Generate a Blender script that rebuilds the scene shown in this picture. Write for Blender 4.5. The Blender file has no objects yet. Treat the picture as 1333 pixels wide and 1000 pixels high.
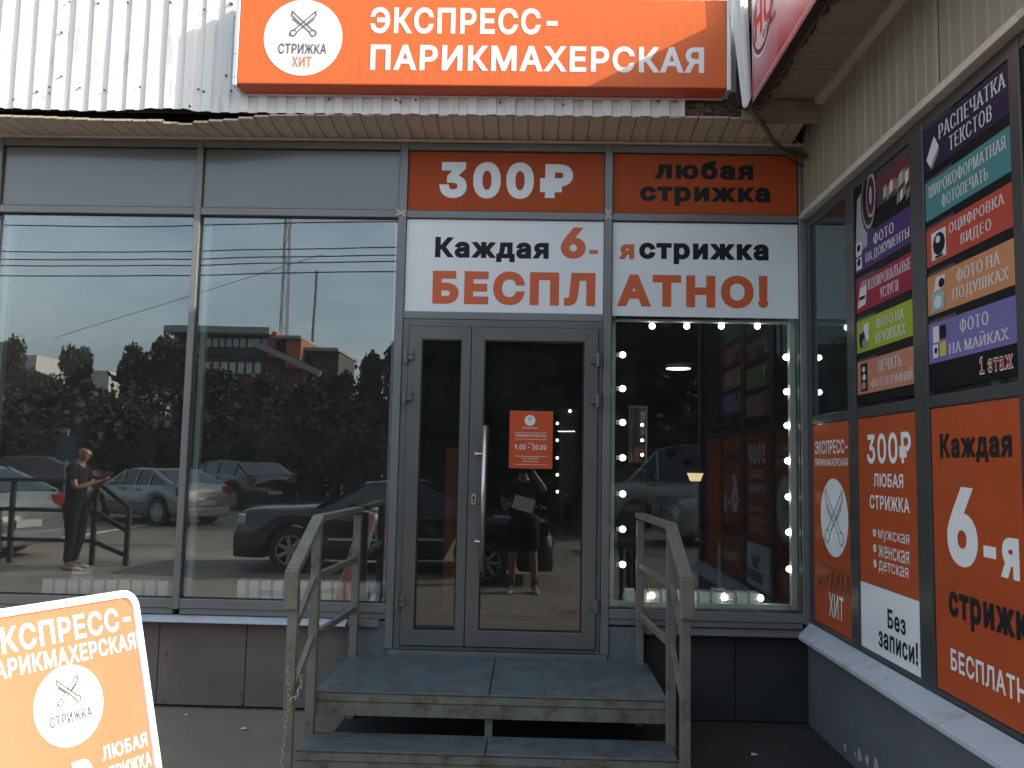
import bpy, bmesh, math, random, json
from math import sin, cos, pi, radians, sqrt, atan2
from mathutils import Vector, Matrix
from mathutils.geometry import delaunay_2d_cdt

random.seed(7)
scene = bpy.context.scene
COL = scene.collection

# ------------------------------------------------------------------ camera
F_PX, PW, PH = 1112.75, 1333.0, 1000.0
CAM = Vector((0.0, -5.4, 1.65))
RT = Vector((0.99955806, 0.02156622, 0.02045941))
UP = Vector((-0.01837785, -0.09265405, 0.99552874))
FW = Vector((-0.02336544, 0.99546478, 0.09221676))
cam_data = bpy.data.cameras.new('camera')
cam_data.sensor_width = 36.0
cam_data.lens = F_PX / PW * 36.0
cam_data.clip_start = 0.05
cam_data.clip_end = 2000.0
cam = bpy.data.objects.new('camera', cam_data)
COL.objects.link(cam)
m = Matrix.Identity(4)
for i in range(3):
    m[i][0], m[i][1], m[i][2], m[i][3] = RT[i], UP[i], -FW[i], CAM[i]
cam.matrix_world = m
scene.camera = cam

# ------------------------------------------------------------------ sky, sun, exposure
SUN = Vector((0.38, -0.125, 0.20)).normalized()      # towards the sun
world = bpy.data.worlds.new('World')
scene.world = world
world.use_nodes = True
wn = world.node_tree
bg = wn.nodes['Background']
sky = wn.nodes.new('ShaderNodeTexSky')
sky.sky_type = 'NISHITA'
sky.sun_disc = False
sky.sun_elevation = math.asin(SUN.z)
sky.sun_rotation = atan2(SUN.x, SUN.y)
sky.air_density = 1.0
sky.dust_density = 3.5
sky.ozone_density = 1.2
tc = wn.nodes.new('ShaderNodeTexCoord')
mp = wn.nodes.new('ShaderNodeMapping')
mp.inputs['Scale'].default_value = (1.0, 1.0, 3.2)
cn = wn.nodes.new('ShaderNodeTexNoise')
cn.inputs['Scale'].default_value = 2.2
cn.inputs['Detail'].default_value = 7.0
cn.inputs['Roughness'].default_value = 0.62
cr = wn.nodes.new('ShaderNodeValToRGB')
cr.color_ramp.elements[0].position = 0.42
cr.color_ramp.elements[1].position = 0.75
cr.color_ramp.elements[0].color = (0.16, 0.16, 0.16, 1)
cr.color_ramp.elements[1].color = (0.55, 0.55, 0.55, 1)
mixc = wn.nodes.new('ShaderNodeMixRGB')
mixc.inputs['Color2'].default_value = (6.9, 7.6, 7.5, 1)
wn.links.new(tc.outputs['Generated'], mp.inputs['Vector'])
wn.links.new(mp.outputs['Vector'], cn.inputs['Vector'])
wn.links.new(cn.outputs['Fac'], cr.inputs['Fac'])
wn.links.new(cr.outputs['Color'], mixc.inputs['Fac'])
wn.links.new(sky.outputs['Color'], mixc.inputs['Color1'])
wn.links.new(mixc.outputs['Color'], bg.inputs['Color'])
bg.inputs['Strength'].default_value = 0.15
sun_data = bpy.data.lights.new('sun', 'SUN')
sun_data.energy = 3.45
sun_data.angle = radians(0.53)
sun_data.color = (1.0, 0.93, 0.84)
sun = bpy.data.objects.new('sun', sun_data)
sun.rotation_mode = 'QUATERNION'
sun.rotation_quaternion = SUN.to_track_quat('Z', 'Y')
sun.location = (20, -20, 20)
COL.objects.link(sun)
scene.view_settings.view_transform = 'Standard'
scene.view_settings.look = 'None'
scene.view_settings.gamma = 1.0
scene.view_settings.use_curve_mapping = False
scene.view_settings.exposure = 1.0
scene.cycles.max_bounces = 10
scene.cycles.transparent_max_bounces = 16
scene.cycles.glossy_bounces = 5
scene.cycles.sample_clamp_indirect = 4.0

# ------------------------------------------------------------------ survey: photo pixel -> point on a known plane
def ray(u, v):
    return FW * F_PX + RT * (u - PW / 2) - UP * (v - PH / 2)
def at_y(u, v, Y=0.0):
    d = ray(u, v); return CAM + d * ((Y - CAM.y) / d.y)
def at_x(u, v, X):
    d = ray(u, v); return CAM + d * (X / d.x)
def at_z(u, v, Z):
    d = ray(u, v); return CAM + d * ((Z - CAM.z) / d.z)
def behind(u, v, Y):
    """where a thing seen reflected in the glass really stands (Y < 0)"""
    d = ray(u, v); t = (5.4 - Y) / d.y
    return Vector((d.x * t, Y, CAM.z + d.z * t))

# ------------------------------------------------------------------ materials
def new_mat(name):
    mt = bpy.data.materials.new(name)
    mt.use_nodes = True
    nt = mt.node_tree
    return mt, nt, nt.nodes['Principled BSDF']

def mat(name, col, rough=0.5, metal=0.0, var=0.12, scale=6.0, bump=0.0, bscale=60.0,
        dirt=None, dirt_amt=0.0, dirt_scale=3.0, spec=0.5, coat=0.0, emit=None, estr=0.0, stretch=None):
    mt, nt, b = new_mat(name)
    L, N = nt.links, nt.nodes
    t = N.new('ShaderNodeTexCoord')
    src = t.outputs['Object']
    if stretch:
        mpn = N.new('ShaderNodeMapping')
        mpn.inputs['Scale'].default_value = stretch
        L.new(src, mpn.inputs['Vector']); src = mpn.outputs['Vector']
    n = N.new('ShaderNodeTexNoise')
    n.inputs['Scale'].default_value = scale
    n.inputs['Detail'].default_value = 6.0
    n.inputs['Roughness'].default_value = 0.6
    L.new(src, n.inputs['Vector'])
    r = N.new('ShaderNodeValToRGB')
    r.color_ramp.elements[0].position = 0.3
    r.color_ramp.elements[1].position = 0.7
    c0 = [max(0, c * (1 - var)) for c in col] + [1]
    c1 = [min(1, c * (1 + var)) for c in col] + [1]
    r.color_ramp.elements[0].color = c0
    r.color_ramp.elements[1].color = c1
    L.new(n.outputs['Fac'], r.inputs['Fac'])
    out = r.outputs['Color']
    if dirt is not None:
        n2 = N.new('ShaderNodeTexNoise')
        n2.inputs['Scale'].default_value = dirt_scale
        n2.inputs['Detail'].default_value = 9.0
        n2.inputs['Roughness'].default_value = 0.7
        L.new(src, n2.inputs['Vector'])
        r2 = N.new('ShaderNodeValToRGB')
        r2.color_ramp.elements[0].position = 0.62 - 0.25 * dirt_amt
        r2.color_ramp.elements[1].position = 0.78 - 0.15 * dirt_amt
        L.new(n2.outputs['Fac'], r2.inputs['Fac'])
        mx = N.new('ShaderNodeMixRGB')
        L.new(r2.outputs['Color'], mx.inputs['Fac'])
        L.new(out, mx.inputs['Color1'])
        mx.inputs['Color2'].default_value = list(dirt) + [1]
        out = mx.outputs['Color']
    L.new(out, b.inputs['Base Color'])
    # roughness wobble
    rr = N.new('ShaderNodeMapRange')
    rr.inputs['To Min'].default_value = max(0.02, rough * 0.8)
    rr.inputs['To Max'].default_value = min(1, rough * 1.2)
    L.new(n.outputs['Fac'], rr.inputs['Value'])
    L.new(rr.outputs['Result'], b.inputs['Roughness'])
    b.inputs['Metallic'].default_value = metal
    b.inputs['Specular IOR Level'].default_value = spec
    b.inputs['Coat Weight'].default_value = coat
    if bump > 0:
        n3 = N.new('ShaderNodeTexNoise')
        n3.inputs['Scale'].default_value = bscale
        n3.inputs['Detail'].default_value = 4.0
        L.new(src, n3.inputs['Vector'])
        bm_ = N.new('ShaderNodeBump')
        bm_.inputs['Strength'].default_value = bump
        bm_.inputs['Distance'].default_value = 0.01
        L.new(n3.outputs['Fac'], bm_.inputs['Height'])
        L.new(bm_.outputs['Normal'], b.inputs['Normal'])
    if emit:
        b.inputs['Emission Color'].default_value = list(emit) + [1]
        b.inputs['Emission Strength'].default_value = estr
    return mt

def glass_mat(name, refl, tint, wav=0.02, wscale=1.3, dust=0.012):
    """architectural glass: clear tinted pass-through plus a coated mirror reflection, slightly wavy"""
    mt, nt, b = new_mat(name)
    L, N = nt.links, nt.nodes
    N.remove(b)
    o = N['Material Output']
    tr = N.new('ShaderNodeBsdfTransparent'); tr.inputs['Color'].default_value = list(tint) + [1]
    gl = N.new('ShaderNodeBsdfGlossy'); gl.inputs['Roughness'].default_value = 0.004
    gl.inputs['Color'].default_value = (0.90, 0.97, 1.0, 1)
    fr = N.new('ShaderNodeFresnel'); fr.inputs['IOR'].default_value = 1.5
    ad = N.new('ShaderNodeMath'); ad.operation = 'ADD'; ad.use_clamp = True
    ad.inputs[1].default_value = refl
    L.new(fr.outputs['Fac'], ad.inputs[0])
    mx = N.new('ShaderNodeMixShader')
    L.new(ad.outputs[0], mx.inputs['Fac'])
    L.new(tr.outputs[0], mx.inputs[1]); L.new(gl.outputs[0], mx.inputs[2])
    t = N.new('ShaderNodeTexCoord')
    n = N.new('ShaderNodeTexNoise'); n.inputs['Scale'].default_value = wscale; n.inputs['Detail'].default_value = 1.0
    L.new(t.outputs['Object'], n.inputs['Vector'])
    bp = N.new('ShaderNodeBump'); bp.inputs['Strength'].default_value = 1.0; bp.inputs['Distance'].default_value = wav * 0.1
    L.new(n.outputs['Fac'], bp.inputs['Height'])
    L.new(bp.outputs['Normal'], gl.inputs['Normal'])
    # thin film of dust
    df = N.new('ShaderNodeBsdfDiffuse'); df.inputs['Color'].default_value = (0.5, 0.48, 0.45, 1)
    n2 = N.new('ShaderNodeTexNoise'); n2.inputs['Scale'].default_value = 2.2; n2.inputs['Detail'].default_value = 10.0
    n2.inputs['Roughness'].default_value = 0.7
    L.new(t.outputs['Object'], n2.inputs['Vector'])
    mr = N.new('ShaderNodeMapRange'); mr.inputs['From Min'].default_value = 0.35; mr.inputs['From Max'].default_value = 0.8
    mr.inputs['To Min'].default_value = dust; mr.inputs['To Max'].default_value = dust * 2.2 + 0.01
    L.new(n2.outputs['Fac'], mr.inputs['Value'])
    m2 = N.new('ShaderNodeMixShader')
    L.new(mr.outputs['Result'], m2.inputs['Fac'])
    L.new(mx.outputs[0], m2.inputs[1]); L.new(df.outputs[0], m2.inputs[2])
    L.new(m2.outputs[0], o.inputs['Surface'])
    return mt

def rusty(name, col, amt):
    mt = mat(name, col, rough=0.55, var=0.18, scale=9, bump=0.25, bscale=90,
             dirt=(0.095, 0.050, 0.024), dirt_amt=amt, dirt_scale=11)
    return mt

M = {}
M['frame'] = mat('grey_frame_paint', (0.195, 0.200, 0.200), 0.36, 0.25, 0.10, 3, 0.04, 200, dirt=(0.2, 0.18, 0.16), dirt_amt=0.15, dirt_scale=7)
M['frame_wing'] = mat('dark_wing_frame_paint', (0.060, 0.064, 0.066), 0.34, 0.2, 0.10, 3, 0.04, 200)
M['base_shaded'] = mat('shade_dark_base_panel', (0.030, 0.032, 0.032), 0.7, 0, 0.2, 3, 0.12, 80)  # base panel copy with the right corner's shade put into its colour
M['ground_shade'] = mat('shade_dark_ground', (0.030, 0.029, 0.026), 0.85, 0, 0.3, 2, 0.6, 90, dirt=(0.06, 0.05, 0.04), dirt_amt=0.2, dirt_scale=2)  # near-black ground colour that carries the shade beside and under the steps
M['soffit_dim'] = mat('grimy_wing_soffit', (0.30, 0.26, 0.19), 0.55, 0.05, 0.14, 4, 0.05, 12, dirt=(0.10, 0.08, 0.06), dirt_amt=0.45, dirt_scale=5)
M['door_metal'] = mat('door_frame_paint', (0.150, 0.152, 0.145), 0.32, 0.35, 0.08, 3, 0.03, 220)
M['spandrel'] = mat('spandrel_enamel', (0.10, 0.112, 0.122), 0.24, 0.0, 0.04, 2, spec=1.0, coat=0.5)
M['orange'] = mat('orange_print_film', (0.68, 0.115, 0.032), 0.5, 0, 0.07, 4, 0.03, 25, spec=0.2)
M['orange_shaded'] = mat('shade_dark_orange_film', (0.42, 0.078, 0.024), 0.5, 0, 0.09, 3, 0.03, 25, spec=0.15)  # darker copy of the orange film; shade on the banners is in the colour
M['orange_box'] = mat('orange_lightbox_face', (0.69, 0.155, 0.046), 0.45, 0, 0.05, 6, 0.02, 15, dirt=(0.62, 0.13, 0.04), dirt_amt=0.2, dirt_scale=4, stretch=(6, 6, 0.7), spec=0.2)
M['orange_pale'] = mat('pale_orange_panel', (0.74, 0.19, 0.10), 0.30, 0, 0.04, 5)  # even orange, a little paler than the lightbox face
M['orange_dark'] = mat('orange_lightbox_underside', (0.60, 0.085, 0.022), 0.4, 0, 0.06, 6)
M['white_film'] = mat('white_print_film', (0.78, 0.83, 0.86), 0.40, 0, 0.03, 3, 0.02, 20)
M['letter_white'] = mat('white_letter_film', (0.80, 0.82, 0.82), 0.42, 0, 0.02, 8)
M['letter_black'] = mat('black_letter_film', (0.018, 0.018, 0.020), 0.5, 0, 0.02, 8, spec=0.2)
M['letter_orange'] = mat('orange_letter_film', (0.66, 0.125, 0.04), 0.40, 0, 0.03, 8)
M['letter_brown'] = mat('brown_letter_film', (0.10, 0.03, 0.015), 0.42, 0, 0.03, 8)
M['letter_grey'] = mat('grey_letter_film', (0.10, 0.10, 0.10), 0.5, 0, 0.03, 8)
M['letter_red'] = mat('dark_red_letter_film', (0.30, 0.02, 0.02), 0.5, 0, 0.03, 8)
M['white_sheet'] = mat('white_corrugated_paint', (0.76, 0.76, 0.75), 0.45, 0.05, 0.05, 2.0, 0.10, 5, dirt=(0.45, 0.40, 0.34), dirt_amt=0.22, dirt_scale=6, stretch=(2.2, 2.2, 0.35))
M['beige_sheet'] = mat('beige_corrugated_paint', (0.27, 0.25, 0.195), 0.5, 0.05, 0.10, 1.6, 0.05, 10, dirt=(0.25, 0.21, 0.16), dirt_amt=0.25, dirt_scale=5, stretch=(3, 3, 0.4))
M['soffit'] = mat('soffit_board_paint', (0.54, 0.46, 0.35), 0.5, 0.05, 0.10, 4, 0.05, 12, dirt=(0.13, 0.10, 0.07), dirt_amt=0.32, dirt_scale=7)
M['trim'] = mat('pale_trim_metal', (0.55, 0.52, 0.46), 0.42, 0.1, 0.10, 4, dirt=(0.2, 0.16, 0.12), dirt_amt=0.3, dirt_scale=8)
M['sill'] = mat('white_sill_metal', (0.52, 0.58, 0.66), 0.36, 0.1, 0.06, 4, dirt=(0.36, 0.30, 0.27), dirt_amt=0.3, dirt_scale=4)
M['plaster'] = mat('grey_painted_plaster', (0.125, 0.142, 0.155), 0.75, 0, 0.10, 3, 0.35, 45, dirt=(0.28, 0.28, 0.29), dirt_amt=0.12, dirt_scale=2.5)
M['peel'] = mat('peeled_plaster', (0.45, 0.44, 0.42), 0.85, 0, 0.15, 20, 0.4, 60)
M['base_panel'] = mat('dark_base_panel', (0.145, 0.120, 0.106), 0.6, 0, 0.15, 3, 0.12, 80, dirt=(0.13, 0.115, 0.10), dirt_amt=0.3, dirt_scale=4)
M['dark_gap'] = mat('dark_void_board', (0.025, 0.02, 0.017), 0.9, 0, 0.4, 8, 0.6, 20)
M['rubble'] = mat('rough_dark_mortar', (0.11, 0.085, 0.06), 0.95, 0, 0.5, 14, 1.0, 25)
M['asphalt'] = mat('asphalt', (0.225, 0.188, 0.150), 0.85, 0, 0.22, 0.8, 0.5, 120, dirt=(0.09, 0.075, 0.06), dirt_amt=0.4, dirt_scale=0.9)
M['lot'] = mat('parking_asphalt', (0.17, 0.145, 0.11), 0.85, 0, 0.20, 0.3, 0.4, 60, dirt=(0.06, 0.055, 0.05), dirt_amt=0.4, dirt_scale=0.35)
M['stair_paint'] = rusty('weathered_green_grey_paint', (0.155, 0.158, 0.132), 0.40)
M['stair_beam'] = rusty('weathered_beam_paint', (0.155, 0.165, 0.14), 0.58)
M['rust'] = mat('bare_rust', (0.075, 0.042, 0.024), 0.85, 0, 0.4, 14, 0.3, 70, dirt=(0.15, 0.14, 0.11), dirt_amt=0.3, dirt_scale=12)
M['steel'] = mat('brushed_steel', (0.62, 0.59, 0.55), 0.33, 1.0, 0.05, 10, 0.03, 100, stretch=(30, 30, 1))
M['black_plastic'] = mat('black_plastic', (0.012, 0.012, 0.013), 0.4, 0, 0.1, 8)
M['silver_trim'] = mat('silver_trim', (0.70, 0.70, 0.70), 0.35, 0.5, 0.05, 6)
M['white_paint'] = mat('white_enamel', (0.90, 0.91, 0.87), 0.35, 0, 0.04, 5)
M['reveal'] = mat('pale_window_reveal', (0.52, 0.60, 0.58), 0.5, 0, 0.05, 4)
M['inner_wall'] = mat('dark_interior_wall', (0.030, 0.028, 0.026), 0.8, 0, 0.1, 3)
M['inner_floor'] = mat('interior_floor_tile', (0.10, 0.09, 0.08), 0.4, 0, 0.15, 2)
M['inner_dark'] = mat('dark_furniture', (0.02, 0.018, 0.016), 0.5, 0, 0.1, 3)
M['cable'] = mat('grimy_cable', (0.10, 0.085, 0.06), 0.6, 0, 0.2, 20)
M['chain'] = mat('galvanised_chain', (0.42, 0.40, 0.36), 0.4, 0.8, 0.2, 30)
M['brass'] = mat('old_brass', (0.40, 0.25, 0.10), 0.4, 0.8, 0.2, 30)
M['bulb'] = mat('lit_bulb', (0.9, 0.9, 0.85), 0.4, emit=(1.0, 0.90, 0.74), estr=4.5)
M['lamp_disc'] = mat('lit_lamp_disc', (0.9, 0.9, 0.85), 0.4, emit=(1.0, 0.88, 0.70), estr=1.6)
M['lamp_warm'] = mat('lit_warm_shade', (0.9, 0.8, 0.6), 0.4, emit=(1.0, 0.70, 0.38), estr=0.45)
M['glass_left'] = glass_mat('display_window_glass', 0.10, (0.985, 1.0, 0.995), 0.006, dust=0.017)
M['glass_right'] = glass_mat('bright_window_glass', 0.008, (0.95, 0.98, 0.97), 0.005)
M['glass_door'] = glass_mat('door_glass', 0.035, (0.78, 0.80, 0.79), 0.006)
M['glass_wing'] = glass_mat('wing_window_glass', 0.03, (0.85, 0.92, 0.92), 0.004)

def tread_mat():
    mt = mat('ribbed_tread_steel', (0.135, 0.182, 0.205), 0.40, 0.35, 0.22, 5, dirt=(0.12, 0.10, 0.08), dirt_amt=0.55, dirt_scale=9, bump=0.0)
    nt = mt.node_tree; L, N = nt.links, nt.nodes
    b = N['Principled BSDF']
    t = N.new('ShaderNodeTexCoord')
    mp_ = N.new('ShaderNodeMapping'); mp_.inputs['Scale'].default_value = (1, 1, 1)
    L.new(t.outputs['Object'], mp_.inputs['Vector'])
    w1 = N.new('ShaderNodeTexWave'); w1.wave_type = 'BANDS'; w1.bands_direction = 'X'; w1.inputs['Scale'].default_value = 19
    w2 = N.new('ShaderNodeTexWave'); w2.wave_type = 'BANDS'; w2.bands_direction = 'Y'; w2.inputs['Scale'].default_value = 10
    L.new(mp_.outputs[0], w1.inputs['Vector']); L.new(mp_.outputs[0], w2.inputs['Vector'])
    mu = N.new('ShaderNodeMath'); mu.operation = 'MULTIPLY'
    L.new(w1.outputs['Fac'], mu.inputs[0]); L.new(w2.outputs['Fac'], mu.inputs[1])
    bp = N.new('ShaderNodeBump'); bp.inputs['Strength'].default_value = 0.55; bp.inputs['Distance'].default_value = 0.004
    L.new(mu.outputs[0], bp.inputs['Height']); L.new(bp.outputs['Normal'], b.inputs['Normal'])
    return mt
M['tread'] = tread_mat()

def flat(name, col, rough=0.5, **k):
    return mat(name, col, rough, 0, 0.04, 8, **k)

# ------------------------------------------------------------------ mesh building
class MB:
    def __init__(s):
        s.v = []; s.f = []
    def add(s, vs, fs):
        o = len(s.v); s.v += [Vector(q) for q in vs]; s.f += [tuple(i + o for i in f) for f in fs]
        return s
    def box(s, x0, x1, y0, y1, z0, z1):
        if x0 > x1: x0, x1 = x1, x0
        if y0 > y1: y0, y1 = y1, y0
        if z0 > z1: z0, z1 = z1, z0
        return s.add([(x0, y0, z0), (x1, y0, z0), (x1, y1, z0), (x0, y1, z0), (x0, y0, z1), (x1, y0, z1), (x1, y1, z1), (x0, y1, z1)],
                     [(0, 3, 2, 1), (4, 5, 6, 7), (0, 1, 5, 4), (1, 2, 6, 5), (2, 3, 7, 6), (3, 0, 4, 7)])
    def obox(s, c, ax, ay, az):
        """box from centre and three half-axis vectors"""
        c, ax, ay, az = Vector(c), Vector(ax), Vector(ay), Vector(az)
        vs = [c + ax * i + ay * j + az * k for k in (-1, 1) for i, j in ((-1, -1), (1, -1), (1, 1), (-1, 1))]
        return s.add(vs, [(0, 3, 2, 1), (4, 5, 6, 7), (0, 1, 5, 4), (1, 2, 6, 5), (2, 3, 7, 6), (3, 0, 4, 7)])
    def bar(s, a, b, w, h, up=(0, 0, 1)):
        """square bar from a to b: w across, h along up"""
        a, b = Vector(a), Vector(b); d = (b - a); L = d.length; d.normalize()
        u = Vector(up); r = d.cross(u)
        if r.length < 1e-4: r = d.cross(Vector((1, 0, 0)))
        r.normalize(); u = r.cross(d).normalized()
        return s.obox((a + b) / 2, d * L / 2, r * w / 2, u * h / 2)
    def tube(s, pts, r, n=10, caps=True):
        pts = [Vector(p) for p in pts]
        rs = r if isinstance(r, (list, tuple)) else [r] * len(pts)
        o = len(s.v); prev = None
        for i, p in enumerate(pts):
            d = (pts[min(i + 1, len(pts) - 1)] - pts[max(i - 1, 0)]).normalized()
            if prev is None:
                x = d.cross(Vector((0, 0, 1)))
                if x.length < 1e-3: x = d.cross(Vector((1, 0, 0)))
            else:
                x = prev - d * prev.dot(d)
            x.normalize(); y = d.cross(x); prev = x
            for k in range(n):
                a = 2 * pi * k / n
                s.v.append(p + (x * cos(a) + y * sin(a)) * rs[i])
        for i in range(len(pts) - 1):
            for k in range(n):
                k2 = (k + 1) % n
                s.f.append((o + i * n + k, o + i * n + k2, o + (i + 1) * n + k2, o + (i + 1) * n + k))
        if caps:
            s.f.append(tuple(o + k for k in range(n))[::-1])
            s.f.append(tuple(o + (len(pts) - 1) * n + k for k in range(n)))
        return s
    def lathe(s, c, axis, prof, n=20):
        """prof: list of (radius, distance along axis)"""
        c = Vector(c); ax = Vector(axis).normalized()
        x = ax.cross(Vector((0, 0, 1)))
        if x.length < 1e-3: x = Vector((1, 0, 0))
        x.normalize(); y = ax.cross(x); o = len(s.v)
        for r, h in prof:
            for k in range(n):
                a = 2 * pi * k / n
                s.v.append(c + ax * h + (x * cos(a) + y * sin(a)) * r)
        for i in range(len(prof) - 1):
            for k in range(n):
                k2 = (k + 1) % n
                s.f.append((o + i * n + k, o + i * n + k2, o + (i + 1) * n + k2, o + (i + 1) * n + k))
        s.f.append(tuple(o + k for k in range(n))[::-1])
        s.f.append(tuple(o + (len(prof) - 1) * n + k for k in range(n)))
        return s
    def prism(s, poly, ax, ay, o, depth_vec):
        """extrude 2-D polygon (list of a,b) laid on axes ax, ay at origin o by depth_vec"""
        o, ax, ay, dv = Vector(o), Vector(ax), Vector(ay), Vector(depth_vec)
        n = len(poly); b0 = len(s.v)
        s.v += [o + ax * a + ay * b for a, b in poly] + [o + ax * a + ay * b + dv for a, b in poly]
        s.f.append(tuple(range(b0, b0 + n))); s.f.append(tuple(range(b0 + n, b0 + 2 * n))[::-1])
        for i in range(n):
            j = (i + 1) % n
            s.f.append((b0 + i, b0 + n + i, b0 + n + j, b0 + j))
        return s
    def loft(s, rings, closed=True, caps=True):
        o = len(s.v); n = len(rings[0])
        for r in rings: s.v += [Vector(p) for p in r]
        for i in range(len(rings) - 1):
            for k in range(n if closed else n - 1):
                k2 = (k + 1) % n
                s.f.append((o + i * n + k, o + i * n + k2, o + (i + 1) * n + k2, o + (i + 1) * n + k))
        if caps:
            s.f.append(tuple(o + k for k in range(n))[::-1]); s.f.append(tuple(o + (len(rings) - 1) * n + k for k in range(n)))
        return s
    def mesh(s, name, off=Vector((0, 0, 0))):
        me = bpy.data.meshes.new(name)
        me.from_pydata([tuple(p - off) for p in s.v], [], s.f)
        bm = bmesh.new(); bm.from_mesh(me)
        bmesh.ops.recalc_face_normals(bm, faces=bm.faces)
        bm.to_mesh(me); bm.free()
        return me

def chain_loc(o):
    l = Vector((0, 0, 0))
    while o is not None:
        l += Vector(o.location); o = o.parent
    return l

def obj(name, mb, material, parent=None, bevel=0.0, smooth=False, kind=None, label=None, seg=2, raw=False):
    off = chain_loc(parent) if parent is not None and not raw else Vector((0, 0, 0))
    me = mb.mesh(name, off) if isinstance(mb, MB) else mb
    o = bpy.data.objects.new(name, me)
    if material is not None and not me.materials: me.materials.append(material)
    COL.objects.link(o)
    if parent is not None: o.parent = parent
    if bevel > 0:
        bv = o.modifiers.new('bevel', 'BEVEL'); bv.width = bevel; bv.segments = seg; bv.limit_method = 'ANGLE'; bv.angle_limit = radians(40)
    if smooth:
        for p in me.polygons: p.use_smooth = True
    if kind: o['kind'] = kind
    if label: o['label'] = label
    return o

def thing(name, label, cat, loc=(0, 0, 0), group=None):
    o = bpy.data.objects.new(name, None)
    o.empty_display_size = 0.2
    COL.objects.link(o)
    o.location = loc; o['label'] = label; o['category'] = cat
    if group: o['group'] = group
    return o

def tag(o, label, cat, group=None):
    o['label'] = label; o['category'] = cat
    if group: o['group'] = group
    return o

def child_copy(src, parent, loc=None, rot=None):
    c = src.copy(); COL.objects.link(c); c.parent = parent
    if loc is not None: c.location = loc
    if rot is not None: c.rotation_euler = rot
    return c

def copy_tree(o, parent=None):
    c = o.copy(); COL.objects.link(c); c.parent = parent
    for ch in list(o.children): copy_tree(ch, c)
    return c

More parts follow.
